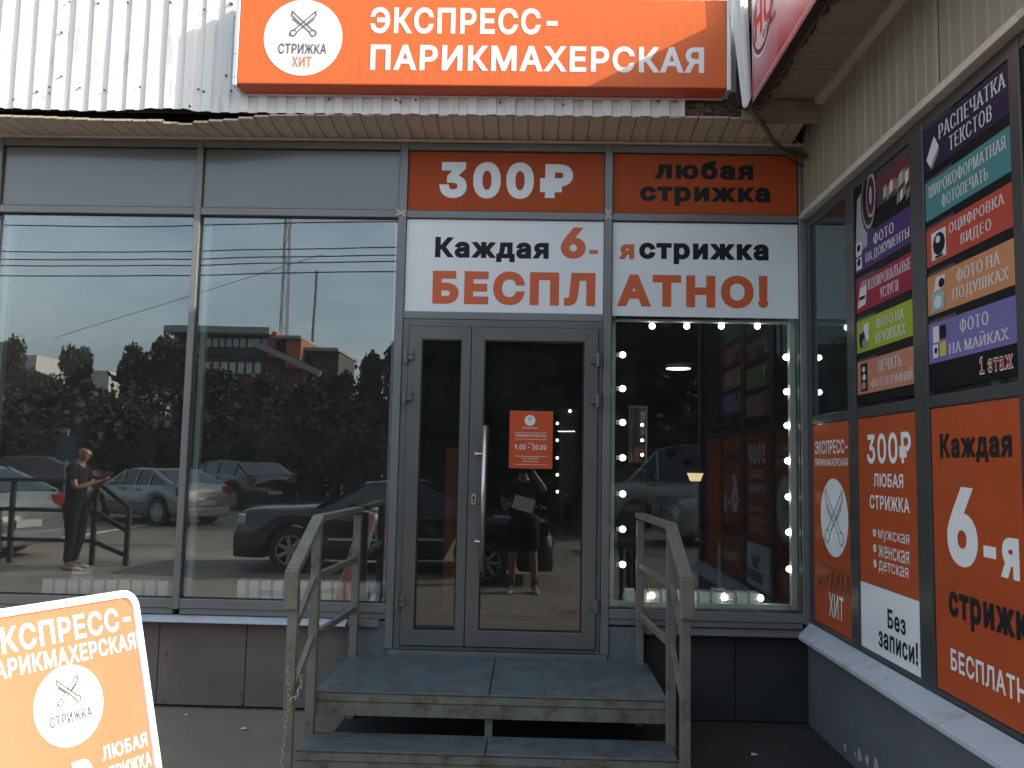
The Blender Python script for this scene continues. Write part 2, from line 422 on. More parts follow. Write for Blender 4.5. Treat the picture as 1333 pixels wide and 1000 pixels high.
# ------------------------------------------------------------------ lettering
GLYPHS = json.loads(r'''{"!":[281,[[96,229,90,729,189,729,183,229],[140,-6,116,-1,95,13,80,34,74,59,80,83,95,105,116,119,140,123,166,119,186,105,201,83,205,59,201,34,186,13,166,-1]]],",":[269,[[54,-170,97,102,196,102,120,-170]]],"-":[649,[[483,349,483,269,163,269,163,349]]],".":[269,[[136,-6,112,-1,90,13,76,34,72,59,76,85,90,105,112,119,136,125,162,119,183,105,198,85,202,59,198,34,183,13,162,-1]]],"0":[649,[[325,-10,249,1,186,34,136,89,99,162,76,255,69,364,76,473,99,566,136,640,186,693,249,728,325,739,400,728,463,693,513,640,550,566,573,473,580,364,573,255,550,162,514,89,463,34,400,1],[325,72,374,80,415,106,448,148,473,206,487,278,493,364,487,450,473,523,448,580,415,623,374,649,325,659,275,649,233,623,201,580,176,523,162,450,156,364,162,278,176,206,201,148,233,106,275,80]]],"1":[649,[[109,0,109,79,560,79,560,0],[395,729,395,0,304,0,304,642,299,642,123,513,123,612,284,729]]],"2":[649,[[92,0,92,67,335,328,404,404,445,468,458,531,454,569,441,600,420,624,391,643,321,659,281,655,246,640,219,620,199,592,186,559,182,518,95,518,102,580,123,633,159,677,205,710,261,732,322,739,384,732,438,712,483,679,517,637,539,589,546,533,531,455,481,371,382,258,219,86,219,82,557,82,557,0]]],"3":[649,[[312,-10,248,-4,190,14,140,43,100,82,74,130,63,189,156,189,165,153,180,125,206,102,236,85,314,72,394,87,425,106,451,133,465,166,471,208,467,246,453,281,428,311,394,335,347,349,288,355,225,355,225,428,412,642,412,647,100,647,100,729,533,729,533,660,302,398,302,414,378,412,441,395,493,362,531,318,554,266,563,208,554,148,530,95,493,52,443,17,381,-3]]],"4":[649,[[57,150,57,226,354,729,445,729,156,238,156,233,592,233,592,150],[404,0,404,173,404,209,404,455,491,455,491,0]]],"5":[649,[[317,-10,255,-3,201,16,155,46,119,86,95,133,86,186,175,186,182,155,198,127,248,86,317,72,358,76,395,92,427,117,450,149,464,188,470,232,464,276,450,317,425,349,394,375,355,391,312,397,239,384,183,352,96,362,137,729,524,729,524,647,216,647,192,431,195,431,255,465,328,478,377,473,421,460,460,438,494,408,521,372,543,331,556,285,560,233,551,168,528,109,491,59,443,21,384,-1]]],"6":[649,[[324,-10,261,-1,203,21,156,57,120,106,99,165,92,232,97,285,115,342,196,487,361,729,461,729,216,374,208,374,236,412,281,440,337,450,398,443,453,423,496,388,530,344,550,288,557,225,550,160,527,105,491,56,444,20,388,-3],[324,69,364,74,400,90,428,113,450,145,464,183,468,225,464,268,450,305,428,337,400,359,364,375,324,380,284,375,249,361,219,337,198,306,183,269,179,226,183,183,198,146,219,113,249,90,284,74]]],"7":[649,[[139,0,463,642,463,647,89,647,89,729,560,729,560,643,236,0]]],"8":[649,[[324,-10,255,-3,195,16,145,47,106,89,82,137,74,193,79,238,93,279,116,315,145,345,179,367,219,380,219,382,170,404,133,441,109,490,100,544,107,597,129,644,163,683,209,713,264,732,324,739,385,732,438,713,483,683,517,644,540,597,547,544,539,490,514,441,477,404,430,382,430,380,468,367,503,345,533,315,554,279,569,238,574,193,566,137,541,89,504,47,454,16,394,-3],[324,70,370,74,408,86,440,106,463,130,477,162,483,199,477,236,461,271,437,298,405,319,367,332,324,337,281,332,242,319,211,298,186,271,170,236,165,199,170,162,185,130,208,106,239,86,279,74],[324,415,392,430,420,448,440,473,453,503,457,539,453,571,441,602,421,626,394,643,324,659,254,643,228,626,208,602,195,571,190,539,195,503,208,473,228,448,255,430]]],"9":[649,[[324,739,388,730,444,708,491,670,527,622,550,563,557,497,551,443,534,387,451,241,286,0,186,0,431,355,440,355,411,317,368,289,312,279,251,285,196,306,152,339,119,385,97,440,92,504,99,569,122,624,158,672,205,708,261,730],[324,659,285,655,249,639,221,614,198,583,185,546,179,504,185,461,198,423,221,392,249,368,285,354,324,348,364,354,400,368,428,391,450,423,464,460,468,501,464,546,450,583,428,614,400,639,364,655]]],":":[269,[[136,-6,112,-1,90,13,76,34,72,59,76,85,90,105,112,119,136,125,162,119,183,105,198,85,202,59,198,34,183,13,162,-1],[136,388,112,392,90,407,76,428,72,453,76,478,90,500,112,514,136,518,162,514,183,500,198,478,202,453,198,428,183,407,162,392]]],"I":[431,[[44,0,44,82,169,82,169,647,44,647,44,729,385,729,385,647,262,647,262,82,385,82,385,0]]],"i":[239,[[76,0,76,543,163,543,163,0],[120,634,96,639,77,652,63,670,59,692,63,715,77,733,96,746,120,750,143,746,163,733,176,715,180,692,176,670,163,652,143,639]]],"А":[687,[[23,0,288,729,395,729,663,0,566,0,411,433,378,533,332,685,351,685,305,531,274,433,122,0],[158,203,158,285,530,285,530,203]]],"Б":[643,[[86,0,86,729,521,729,521,647,179,647,179,423,347,423,415,417,475,398,523,367,559,327,581,275,589,216,581,155,559,102,523,59,475,26,415,7,347,0],[179,80,344,80,410,90,458,116,487,159,497,216,487,269,458,309,410,334,344,342,179,342]]],"В":[653,[[86,0,86,729,345,729,414,722,471,703,514,672,546,633,564,587,570,536,566,493,554,458,510,410,451,382,451,375,486,368,520,351,551,325,576,291,593,248,599,195,592,143,573,96,540,56,493,26,431,6,354,0],[179,82,351,82,424,90,473,115,500,150,508,196,504,231,490,264,468,291,438,312,400,327,355,331,179,331],[179,408,341,408,412,424,441,443,463,467,477,498,481,533,473,577,448,614,405,639,344,647,179,647]]],"Г":[574,[[530,729,530,647,179,647,179,0,86,0,86,729]]],"Д":[815,[[46,-156,46,82,105,82,139,123,168,189,190,285,208,421,232,729,687,729,687,82,769,82,769,-156,680,-156,680,0,135,0,135,-156],[211,82,596,82,596,647,317,647,298,421,281,278,252,159,233,115]]],"Е":[600,[[86,0,86,729,533,729,533,647,179,647,179,410,508,410,508,328,179,328,179,82,537,82,537,0]]],"Ж":[957,[[524,729,524,0,433,0,433,729],[26,0,262,380,46,729,158,729,345,405,614,405,801,729,911,729,696,378,931,0,825,0,629,324,328,324,130,0]]],"З":[617,[[309,-10,242,-3,182,16,132,44,95,85,69,133,60,189,153,189,160,155,176,126,201,102,231,86,308,72,352,76,390,87,423,106,447,132,463,163,467,199,463,236,447,269,423,296,390,317,347,329,296,334,238,334,238,414,296,414,372,428,402,447,424,471,437,503,443,537,438,571,425,602,407,626,380,643,309,659,239,644,186,604,170,576,165,541,76,541,85,597,109,644,146,685,193,713,249,732,311,739,375,732,430,712,473,680,506,639,526,593,533,541,524,486,500,438,461,401,411,378,411,372,454,361,490,341,520,314,541,281,554,242,559,199,550,142,526,92,488,50,438,17,378,-3]]],"И":[749,[[663,0,570,0,570,417,571,470,576,550,579,650,596,647,539,546,496,474,460,415,196,0,86,0,86,729,179,729,179,279,178,225,176,155,169,77,158,79,195,153,231,216,258,262,556,729,663,729]]],"Й":[749,[[663,0,570,0,570,417,571,470,576,550,579,650,596,647,539,546,496,474,460,415,196,0,86,0,86,729,179,729,179,279,178,225,176,155,169,77,158,79,195,153,231,216,258,262,556,729,663,729],[375,805,338,811,304,824,275,845,254,874,239,907,235,944,298,944,304,912,319,889,345,872,375,868,407,872,431,889,447,912,453,944,517,944,513,907,498,874,477,845,448,824,414,811]]],"К":[669,[[86,0,86,729,179,729,179,411,281,411,518,729,630,729,359,375,643,0,531,0,285,331,179,331,179,0]]],"Л":[745,[[46,0,46,82,64,82,120,95,139,115,153,148,170,259,209,729,659,729,659,0,566,0,566,647,294,647,261,251,243,139,211,60,188,34,156,14,119,4,73,0]]],"М":[899,[[86,0,86,729,218,729,397,268,411,228,428,176,445,120,461,70,440,70,455,119,473,173,490,226,504,268,682,729,814,729,814,0,722,0,722,417,722,468,723,528,725,592,726,655,735,655,713,586,690,520,669,461,653,417,490,0,410,0,243,417,228,460,208,517,185,584,160,655,170,655,172,596,173,533,175,470,175,417,175,0]]],"Н":[740,[[86,0,86,729,179,729,179,414,561,414,561,729,655,729,655,0,561,0,561,332,179,332,179,0]]],"О":[763,[[382,-10,294,1,215,36,150,90,100,165,69,256,57,364,69,471,100,563,150,637,215,693,294,728,382,739,471,728,550,693,614,637,665,563,696,471,706,364,696,256,665,165,614,90,550,36,471,1],[382,76,444,85,500,109,549,150,584,206,609,278,616,364,609,450,584,523,549,579,500,620,444,644,382,653,319,644,264,620,216,579,179,521,156,450,148,364,156,278,179,206,216,150,264,109,319,85]]],"П":[740,[[655,729,655,0,561,0,561,647,179,647,179,0,86,0,86,729]]],"Р":[637,[[86,0,86,729,337,729,414,720,475,697,524,662,559,616,579,560,586,498,579,435,559,380,524,334,475,296,414,274,337,266,156,266,156,347,334,347,385,352,425,367,455,390,477,421,490,457,493,498,490,539,477,576,455,606,425,629,384,643,332,647,179,647,179,0]]],"С":[730,[[382,-10,294,1,215,36,149,90,100,165,69,256,57,364,69,471,100,563,149,637,215,693,294,728,382,739,487,722,534,702,576,675,612,640,642,599,663,551,677,498,584,498,557,566,511,613,451,643,382,653,319,644,264,619,215,577,179,521,156,450,148,364,156,278,179,208,216,150,264,109,319,85,382,76,451,86,511,116,557,163,584,229,677,229,663,178,642,130,613,89,576,54,534,27,488,7,437,-6]]],"Т":[643,[[46,647,46,729,597,729,597,647,368,647,368,0,276,0,276,647]]],"У":[626,[[125,0,125,82,175,82,233,93,252,109,265,132,279,166,23,729,125,729,221,511,265,404,299,308,332,213,306,213,355,351,415,511,503,729,602,729,349,120,315,57,292,34,264,16,223,4,173,0]]],"Ф":[828,[[382,53,289,62,209,90,145,136,97,199,67,275,57,364,67,454,97,530,145,592,209,639,289,667,382,676,445,676,539,667,617,639,682,592,730,530,759,454,769,364,759,275,730,199,682,136,617,90,539,62,445,53],[385,137,441,137,513,145,571,163,619,196,653,241,673,296,680,364,673,431,653,488,619,533,571,566,513,584,441,592,385,592,315,584,256,566,209,533,175,488,155,431,148,364,155,296,175,241,209,196,256,163,315,145],[368,-42,368,771,460,771,460,-42]]],"Х":[679,[[26,0,311,407,311,338,42,729,149,729,255,573,292,517,319,471,348,418,332,418,361,471,390,517,427,573,536,729,639,729,371,342,371,411,653,0,547,0,418,185,384,236,358,279,329,331,349,331,322,281,295,238,261,185,130,0]]],"Ц":[719,[[633,0,86,0,86,729,179,729,179,82,541,82,541,729,633,729],[616,-156,616,0,580,0,580,80,705,80,703,-156]]],"Ч":[697,[[319,272,249,278,189,296,140,328,105,372,83,431,76,504,76,729,168,729,168,506,179,437,213,390,266,362,331,354,390,359,445,374,547,428,547,338,444,291,385,276],[518,0,518,729,612,729,612,0]]],"Ш":[955,[[86,729,179,729,179,82,431,82,431,729,523,729,523,82,776,82,776,729,868,729,868,0,86,0]]],"Ы":[877,[[155,441,352,441,423,434,483,414,531,382,569,339,590,286,599,225,590,160,569,105,533,60,483,27,423,7,352,0,86,0,86,729,179,729,179,80,352,80,415,90,465,119,496,165,507,225,501,264,487,296,464,324,434,344,397,355,352,359,155,359],[791,729,791,0,697,0,697,729]]],"Ь":[647,[[155,441,352,441,423,434,483,414,531,382,569,339,590,286,599,225,590,160,569,105,533,60,483,27,423,7,352,0,86,0,86,729,179,729,179,80,352,80,415,90,465,119,496,165,507,225,501,264,487,296,464,324,434,344,397,355,352,359,155,359]]],"Э":[730,[[348,-10,294,-6,242,7,196,27,155,54,119,89,89,130,67,178,53,229,146,229,173,163,219,115,279,86,348,76,411,85,468,109,516,150,551,208,574,278,583,364,574,450,551,521,516,579,468,619,411,644,348,653,279,643,219,613,173,566,146,498,53,498,67,551,89,599,119,640,155,675,196,702,243,722,348,739,437,728,516,693,581,637,632,563,662,471,673,364,662,256,630,166,581,92,516,36,437,1],[278,331,278,412,614,412,614,331]]],"Ю":[1014,[[334,407,334,328,130,328,130,407],[179,729,179,0,86,0,86,729],[633,-10,544,1,465,36,401,90,351,165,318,256,308,364,318,471,351,563,401,637,465,693,544,728,633,739,722,728,799,693,865,637,915,563,947,471,957,364,947,256,915,165,865,90,799,36,722,1],[633,76,695,85,750,109,798,150,835,206,859,278,866,364,859,450,835,523,798,579,750,620,695,644,633,653,570,644,514,620,467,579,430,521,407,450,398,364,407,278,430,206,467,150,514,109,570,85]]],"Я":[643,[[557,0,464,0,464,647,309,647,258,643,218,630,186,609,165,580,153,544,149,504,153,464,165,430,186,402,218,382,258,370,309,365,506,365,506,284,305,284,229,291,166,311,119,344,85,388,63,443,57,504,63,566,85,620,117,666,166,700,228,722,305,729,557,729],[137,0,32,0,209,328,314,328]]],"а":[557,[[229,-13,180,-7,135,7,97,32,69,64,50,105,43,155,49,198,62,231,83,256,112,276,179,302,255,315,335,325,380,337,391,348,395,365,395,368,382,425,344,461,281,474,213,461,169,431,143,392,59,417,82,461,113,496,149,521,190,537,278,550,342,543,410,516,438,491,461,458,477,415,483,359,483,0,397,0,397,74,390,74,361,36,308,1],[243,64,289,70,327,85,355,106,377,133,390,165,395,198,395,272,371,261,331,252,286,245,251,241,192,228,148,199,136,178,132,150,146,103,186,74]]],"б":[589,[[298,-11,231,-3,170,21,120,63,82,117,57,185,49,265,49,284,59,431,89,539,113,577,145,610,182,634,228,652,341,670,391,680,415,699,421,729,500,729,496,692,484,660,464,636,435,617,341,597,275,589,222,574,182,549,153,510,133,455,122,381,123,381,169,450,239,501,282,516,328,520,385,511,435,486,478,445,511,392,533,329,540,259,533,186,508,120,471,66,423,24,364,-3],[298,66,344,72,381,89,411,116,434,155,448,201,453,255,448,309,435,357,414,394,384,421,347,438,302,444,256,437,216,420,183,390,158,351,142,305,137,251,142,201,156,156,180,117,212,89,252,72]]],"в":[561,[[76,0,76,543,298,543,378,533,440,504,478,458,491,398,486,355,464,324,430,299,387,285,447,265,494,218,508,186,513,146,507,107,491,72,465,42,430,19,385,4,332,0],[159,80,332,80,371,85,400,100,417,123,423,155,417,190,400,219,371,236,332,242,159,242],[159,315,299,315,342,321,377,335,397,359,404,391,397,421,375,444,342,458,298,464,159,464]]],"г":[435,[[415,543,415,463,163,463,163,0,76,0,76,543]]],"д":[612,[[19,-158,19,80,63,80,93,117,113,166,129,235,140,331,158,543,510,543,510,80,593,80,593,-158,506,-158,506,0,106,0,106,-158],[163,80,423,80,423,463,238,463,225,331,205,182,188,125]]],"е":[579,[[304,-11,231,-3,168,23,117,66,80,122,57,189,49,268,56,347,79,415,116,471,165,514,225,541,294,550,381,536,421,517,457,488,488,451,511,404,527,347,531,278,531,242,107,242,107,317,484,317,444,289,440,339,427,385,405,421,377,450,339,467,294,473,248,467,209,448,179,421,156,387,142,345,137,302,137,255,143,199,158,152,183,115,216,87,256,72,304,66,364,76,408,105,438,150,523,130,506,90,480,56,445,27,405,6,357,-7]]],"ж":[806,[[30,0,249,276,33,543,136,543,317,312,361,312,361,543,448,543,448,312,490,312,670,543,775,543,559,276,778,0,672,0,490,232,448,232,448,0,361,0,361,232,319,232,136,0]]],"з":[493,[[245,-6,192,-1,145,11,105,33,73,62,53,96,44,136,135,136,143,109,168,87,203,73,245,67,289,74,325,93,348,120,357,156,348,192,324,221,284,239,233,245,198,245,198,311,233,311,276,317,311,334,334,361,341,395,335,428,315,455,285,473,248,478,208,473,175,457,150,434,142,402,57,402,64,444,85,480,115,510,153,531,198,546,248,550,299,544,342,530,378,506,405,475,421,440,427,400,420,357,397,321,364,296,322,282,322,278,377,262,417,235,440,196,448,149,441,107,421,69,391,37,349,14,301,-1]]],"и":[589,[[513,0,424,0,424,392,420,392,159,0,76,0,76,543,163,543,163,149,169,149,430,543,513,543]]],"й":[589,[[513,0,424,0,424,392,420,392,159,0,76,0,76,543,163,543,163,149,169,149,430,543,513,543],[294,620,256,624,222,639,193,660,172,689,158,722,153,758,216,758,222,728,238,703,264,687,294,682,325,687,349,703,365,728,371,758,435,758,431,722,417,689,395,660,367,639,332,624]]],"к":[539,[[76,0,76,543,163,543,163,308,218,308,412,543,524,543,305,281,527,0,415,0,239,228,163,228,163,0]]],"л":[574,[[9,0,9,80,29,80,69,90,96,123,112,190,120,302,130,543,498,543,498,0,410,0,410,463,213,463,205,271,185,120,165,67,135,30,93,7,39,0]]],"м":[766,[[76,0,76,543,206,543,332,241,352,189,368,143,380,100,391,59,377,59,387,99,398,143,414,189,434,241,559,543,690,543,690,0,603,0,603,282,603,339,604,395,604,451,606,507,616,507,594,430,571,361,540,284,421,0,344,0,223,284,193,361,169,430,146,507,159,507,160,455,162,400,162,341,162,282,162,0]]],"н":[586,[[443,319,443,239,142,239,142,319],[163,543,163,0,76,0,76,543],[510,543,510,0,423,0,423,543]]],"о":[594,[[296,-11,228,-3,168,23,117,66,80,122,57,190,49,268,57,348,80,417,117,473,168,516,228,541,296,550,367,541,428,516,477,473,514,417,539,348,546,268,539,190,514,122,477,66,428,23,367,-3],[296,66,347,73,387,95,418,127,440,168,453,216,457,268,453,321,440,370,418,411,387,444,347,465,296,473,248,465,208,444,178,411,155,370,142,321,137,268,142,216,155,168,178,127,208,95,248,73]]],"п":[584,[[508,543,508,0,421,0,421,463,163,463,163,0,76,0,76,543]]],"р":[607,[[76,-205,76,543,160,543,160,457,169,457,196,496,245,534,282,546,328,550,392,541,448,517,494,475,530,420,551,351,559,271,551,190,530,120,496,64,448,23,392,-3,328,-11,284,-7,248,6,198,44,169,85,163,85,163,-205],[315,67,362,73,400,95,431,126,453,168,465,216,470,271,465,325,453,374,431,415,401,445,362,465,315,473,269,465,231,447,201,417,179,377,166,328,162,271,166,215,179,165,201,123,232,93,269,73]]],"с":[567,[[296,-11,228,-3,168,23,117,66,80,122,57,190,49,268,57,348,80,417,117,473,168,516,228,541,296,550,372,540,437,510,487,461,518,397,434,375,415,414,387,445,347,465,296,473,248,465,208,444,178,411,155,370,142,321,137,268,142,216,155,168,178,127,208,95,248,73,296,66,348,74,388,95,418,127,435,168,520,146,488,80,438,30,374,-1]]],"т":[465,[[189,0,189,465,9,465,9,543,457,543,457,465,276,465,276,0]]],"у":[557,[[67,-199,87,-123,102,-125,149,-127,186,-106,216,-52,233,-1,24,543,120,543,236,222,268,125,295,30,264,30,289,125,321,222,437,543,531,543,292,-83,254,-153,199,-195,130,-208,93,-205]]],"ф":[683,[[298,-11,228,-3,168,23,117,66,80,122,57,190,49,268,57,348,80,417,117,473,168,516,228,541,298,550,385,550,455,541,516,516,566,473,603,417,627,348,634,268,627,190,603,122,566,66,516,23,455,-3,385,-11],[298,62,385,62,435,69,475,92,507,125,530,168,543,216,547,268,543,322,530,372,507,415,475,450,435,473,385,480,298,480,248,473,208,450,176,415,155,372,140,322,136,268,140,216,155,168,176,125,208,92,248,69],[298,-205,298,729,385,729,385,-205]]],"ц":[594,[[76,0,76,543,163,543,163,80,421,80,421,543,508,543,508,0],[493,-156,493,0,455,0,455,80,580,80,580,-156]]],"щ":[834,[[76,543,163,543,163,80,365,80,365,543,453,543,453,80,656,80,656,543,743,543,743,0,76,0],[728,-156,728,0,690,0,690,80,815,80,815,-156]]],"ы":[732,[[149,349,306,349,367,344,415,327,454,301,483,266,500,223,506,176,500,129,483,87,454,52,415,23,365,6,306,0,76,0,76,543,163,543,163,80,306,80,351,87,387,106,410,136,418,173,410,212,387,242,351,262,306,268,149,268],[569,0,569,543,656,543,656,0]]],"ь":[556,[[149,349,306,349,367,344,415,327,454,301,483,266,500,223,506,176,500,129,483,87,454,52,415,23,365,6,306,0,76,0,76,543,163,543,163,80,306,80,351,87,387,106,410,136,418,173,410,212,387,242,351,262,306,268,149,268]]],"э":[567,[[269,-11,193,-1,127,30,79,80,47,146,130,168,149,127,179,95,219,74,269,66,319,73,359,95,390,127,411,168,424,216,428,268,424,321,411,370,390,411,359,444,319,465,269,473,221,465,180,445,150,414,133,375,49,397,80,461,130,510,195,540,269,550,339,541,400,516,450,473,487,417,510,348,518,268,510,190,487,122,450,66,400,23,339,-3],[443,233,189,233,189,312,443,312]]],"ю":[838,[[76,0,76,543,159,543,159,0],[139,232,139,311,337,311,337,232],[540,-11,470,-3,410,23,359,66,324,122,299,190,292,268,299,348,324,417,359,473,410,516,470,541,540,550,610,541,670,516,720,473,758,417,781,348,788,268,781,190,758,122,720,66,670,23,610,-3],[540,66,590,73,630,95,660,127,683,168,696,216,700,268,696,321,683,370,660,411,630,444,590,465,540,473,491,465,451,444,420,411,398,370,385,321,381,268,385,216,398,168,420,127,451,95,491,73]]],"я":[551,[[475,0,388,0,388,467,264,467,203,461,163,443,140,412,133,371,140,331,163,302,205,284,264,278,427,278,427,203,258,203,165,215,97,249,59,302,46,371,59,441,97,496,165,531,258,543,475,543],[122,0,21,0,175,246,272,246]]],"ё":[579,[[304,-11,231,-3,168,23,117,66,80,122,57,189,49,268,56,347,79,415,116,471,165,514,225,541,294,550,381,536,421,517,457,488,488,451,511,404,527,347,531,278,531,242,107,242,107,317,484,317,444,289,440,339,427,385,405,421,377,450,339,467,294,473,248,467,209,448,179,421,156,387,142,345,137,302,137,255,143,199,158,152,183,115,216,87,256,72,304,66,364,76,408,105,438,150,523,130,506,90,480,56,445,27,405,6,357,-7],[395,634,372,639,354,652,341,670,337,692,341,715,354,733,372,745,395,749,417,745,435,733,448,715,453,692,448,670,435,652,417,639],[189,634,168,639,148,652,135,670,130,692,135,715,148,733,168,745,189,749,212,745,231,733,242,715,246,692,242,670,231,652,212,639]]],"₽":[697,[[407,295,36,295,36,375,405,375,453,380,490,392,518,414,539,441,551,474,556,511,551,549,539,581,518,609,490,630,453,643,407,647,242,647,242,0,150,0,150,729,407,729,481,722,541,699,587,665,620,620,640,569,646,511,640,454,620,402,587,358,541,324,481,302],[402,226,402,146,36,146,36,226]]]}''')

def offset_contour(pts, w, sgn, serif=False):
    q = []
    for p in pts:
        if not q or (abs(p[0] - q[-1][0]) + abs(p[1] - q[-1][1])) > 2: q.append(p)
    if len(q) > 2 and abs(q[0][0] - q[-1][0]) + abs(q[0][1] - q[-1][1]) <= 2: q.pop()
    n = len(q); out = []
    for i in range(n):
        a, b, c = Vector(q[i - 1]), Vector(q[i]), Vector(q[(i + 1) % n])
        d1 = (b - a).normalized(); d2 = (c - b).normalized()
        n1 = Vector((d1.y, -d1.x)) * sgn; n2 = Vector((d2.y, -d2.x)) * sgn
        mm = n1 + n2
        if mm.length < 0.2: mm = n1
        mm.normalize(); k = 1 / max(0.55, mm.dot(n1))
        out.append(b + Vector((mm.x * w * k, mm.y * w * k * (-0.75 if serif else 1.0))))
    return out

_gl = {}
def glyph(ch, w, serif=False):
    key = (ch, round(w), serif)
    if key in _gl: return _gl[key]
    adv, cs = GLYPHS[ch]
    conts = [[(c[i], c[i + 1]) for i in range(0, len(c), 2)] for c in cs]
    def area(c): return sum(c[i - 1][0] * c[i][1] - c[i][0] * c[i - 1][1] for i in range(len(c))) / 2
    if conts:
        big = max(conts, key=lambda c: abs(area(c)))
        sgn = 1 if area(big) > 0 else -1
    else: sgn = 1
    off = [offset_contour(c, w, sgn, serif) for c in conts]
    if serif:
        top = max(p.y for c in off for p in c); bot = min(p.y for c in off for p in c)
        if ch in 'ДЦЩд': bot = min((abs(p.y), p.y) for c in off for p in c)[1]
        bars = []
        for c in off:
            for i in range(len(c)):
                a, b = c[i - 1], c[i]
                for yy in (top, bot):
                    if abs(a.y - yy) < 14 and abs(b.y - yy) < 14 and 60 < abs(a.x - b.x) < 260:
                        x0, x1 = min(a.x, b.x) - 62, max(a.x, b.x) + 62
                        y0, y1 = (yy - 46, yy) if yy == top else (yy, yy + 46)
                        bars.append([Vector((x0, y0)), Vector((x1, y0)), Vector((x1, y1)), Vector((x0, y1))][::sgn])
        off += bars
    V = []; E = []
    for c in off:
        o = len(V); V += [Vector((p.x, p.y)) for p in c]
        E += [(o + i, o + (i + 1) % len(c)) for i in range(len(c))]
    tv, tf = [], []
    if V:
        r = delaunay_2d_cdt(V, E, [], 0, 0.5)
        tv = [(p.x, p.y) for p in r[0]]
        for f in r[2]:
            cx = sum(tv[i][0] for i in f) / len(f); cy = sum(tv[i][1] for i in f) / len(f)
            wn_ = 0
            for c in off:
                for i in range(len(c)):
                    a, b = c[i - 1], c[i]
                    if (a.y <= cy) != (b.y <= cy):
                        t = (cy - a.y) / (b.y - a.y)
                        if a.x + t * (b.x - a.x) > cx: wn_ += 1 if b.y > a.y else -1
            if wn_ * sgn > 0: tf.append(tuple(f))
    _gl[key] = (adv + 0.9 * w, tv, tf)
    return _gl[key]

def text_geo(s, w=0, track=0, serif=False):
    V = []; Fc = []; x = 0
    for ch in s:
        if ch == ' ': x += 260 + track; continue
        adv, tv, tf = glyph(ch, w, serif)
        o = len(V); used = sorted({i for f in tf for i in f}); ix = {i: k for k, i in enumerate(used)}
        V += [(tv[i][0] + x, tv[i][1]) for i in used]
        Fc += [tuple(ix[i] + o for i in f) for f in tf]
        x += adv + w * 0.9 + track
    return V, Fc

def lettering(s, origin, right, up, width, height, material, parent, weight=20, track=0, label=None, name='lettering', raw=False, serif=False):
    """writes s so that its ink fills width x height from origin (bottom left) on the axes right, up"""
    V, Fc = text_geo(s, weight, track, serif)
    x0 = min(p[0] for p in V); x1 = max(p[0] for p in V); y0 = min(p[1] for p in V); y1 = max(p[1] for p in V)
    right, up, origin = Vector(right), Vector(up), Vector(origin)
    mb = MB()
    mb.v = [origin + right * ((p[0] - x0) / (x1 - x0) * width) + up * ((p[1] - y0) / (y1 - y0) * height) for p in V]
    nrm = right.cross(up)
    mb.f = []
    for f in Fc:
        a, b, c = (mb.v[i] for i in f)
        mb.f.append(f if (b - a).cross(c - a).dot(nrm) > 0 else f[::-1])
    off = chain_loc(parent) if parent is not None and not raw else Vector((0, 0, 0))
    me = bpy.data.meshes.new(name)
    me.from_pydata([tuple(p - off) for p in mb.v], [], mb.f)
    me.materials.append(material)
    o = bpy.data.objects.new(name, me); COL.objects.link(o)
    if parent is not None: o.parent = parent
    if label: o['label'] = label
    return o

def strokes_mb(lines, origin, right, up, w, h, th):
    """flat ink lines: polylines in a unit box (0,0 top left) laid on a plane"""
    right, up, origin = Vector(right), Vector(up), Vector(origin)
    n = right.cross(up); mb = MB(); k = 0
    for L in lines:
        P = [origin + right * (a * w) + up * ((1 - b) * h) for a, b in L]
        for a, b in zip(P, P[1:]):
            d = (b - a)
            if d.length < 1e-6: continue
            d.normalize(); s = n.cross(d) * th / 2; z = n * (0.00012 * (k % 7)); k += 1
            e = d * th * 0.3
            mb.add([a - e - s + z, b + e - s + z, b + e + s + z, a - e + s + z], [(0, 1, 2, 3)])
    return mb

def arc(cx, cy, rx, ry, a0, a1, n=14):
    return [(cx + rx * cos(radians(a0 + (a1 - a0) * i / n)), cy + ry * sin(radians(a0 + (a1 - a0) * i / n))) for i in range(n + 1)]

SCISSORS = [
    [(0.06, 0.0), (0.04, 0.16), (0.74, 0.84)], [(0.06, 0.0), (0.20, 0.14), (0.86, 0.76)],
    [(0.94, 0.0), (0.96, 0.16), (0.26, 0.84)], [(0.94, 0.0), (0.80, 0.14), (0.14, 0.76)],
    [(0.09, 0.30), (0.36, 0.54)], [(0.91, 0.30), (0.64, 0.54)],
    arc(0.87, 0.87, 0.11, 0.12, -130, 140, 12), [(0.74, 0.84), (0.79, 0.95)],
    arc(0.13, 0.87, 0.11, 0.12, 320, 40, 12), [(0.26, 0.84), (0.21, 0.95)],
    [(0.02, 0.84), (0.0, 0.97)],
]

def disc_mb(c, right, up, r, lift=0.0, n=48):
    c, right, up = Vector(c), Vector(right), Vector(up); nn = right.cross(up)
    vs = [c + nn * lift + (right * cos(2 * pi * i / n) + up * sin(2 * pi * i / n)) * r for i in range(n)]
    return MB().add(vs, [tuple(range(n))])

YENDW = -3.35
XR, UZ = Vector((1, 0, 0)), Vector((0, 0, 1))      # facade axes
WR = Vector((0, -1, 0))                            # wing axes (seen from the left)
GZ = 0.09                                          # ground level at the shop
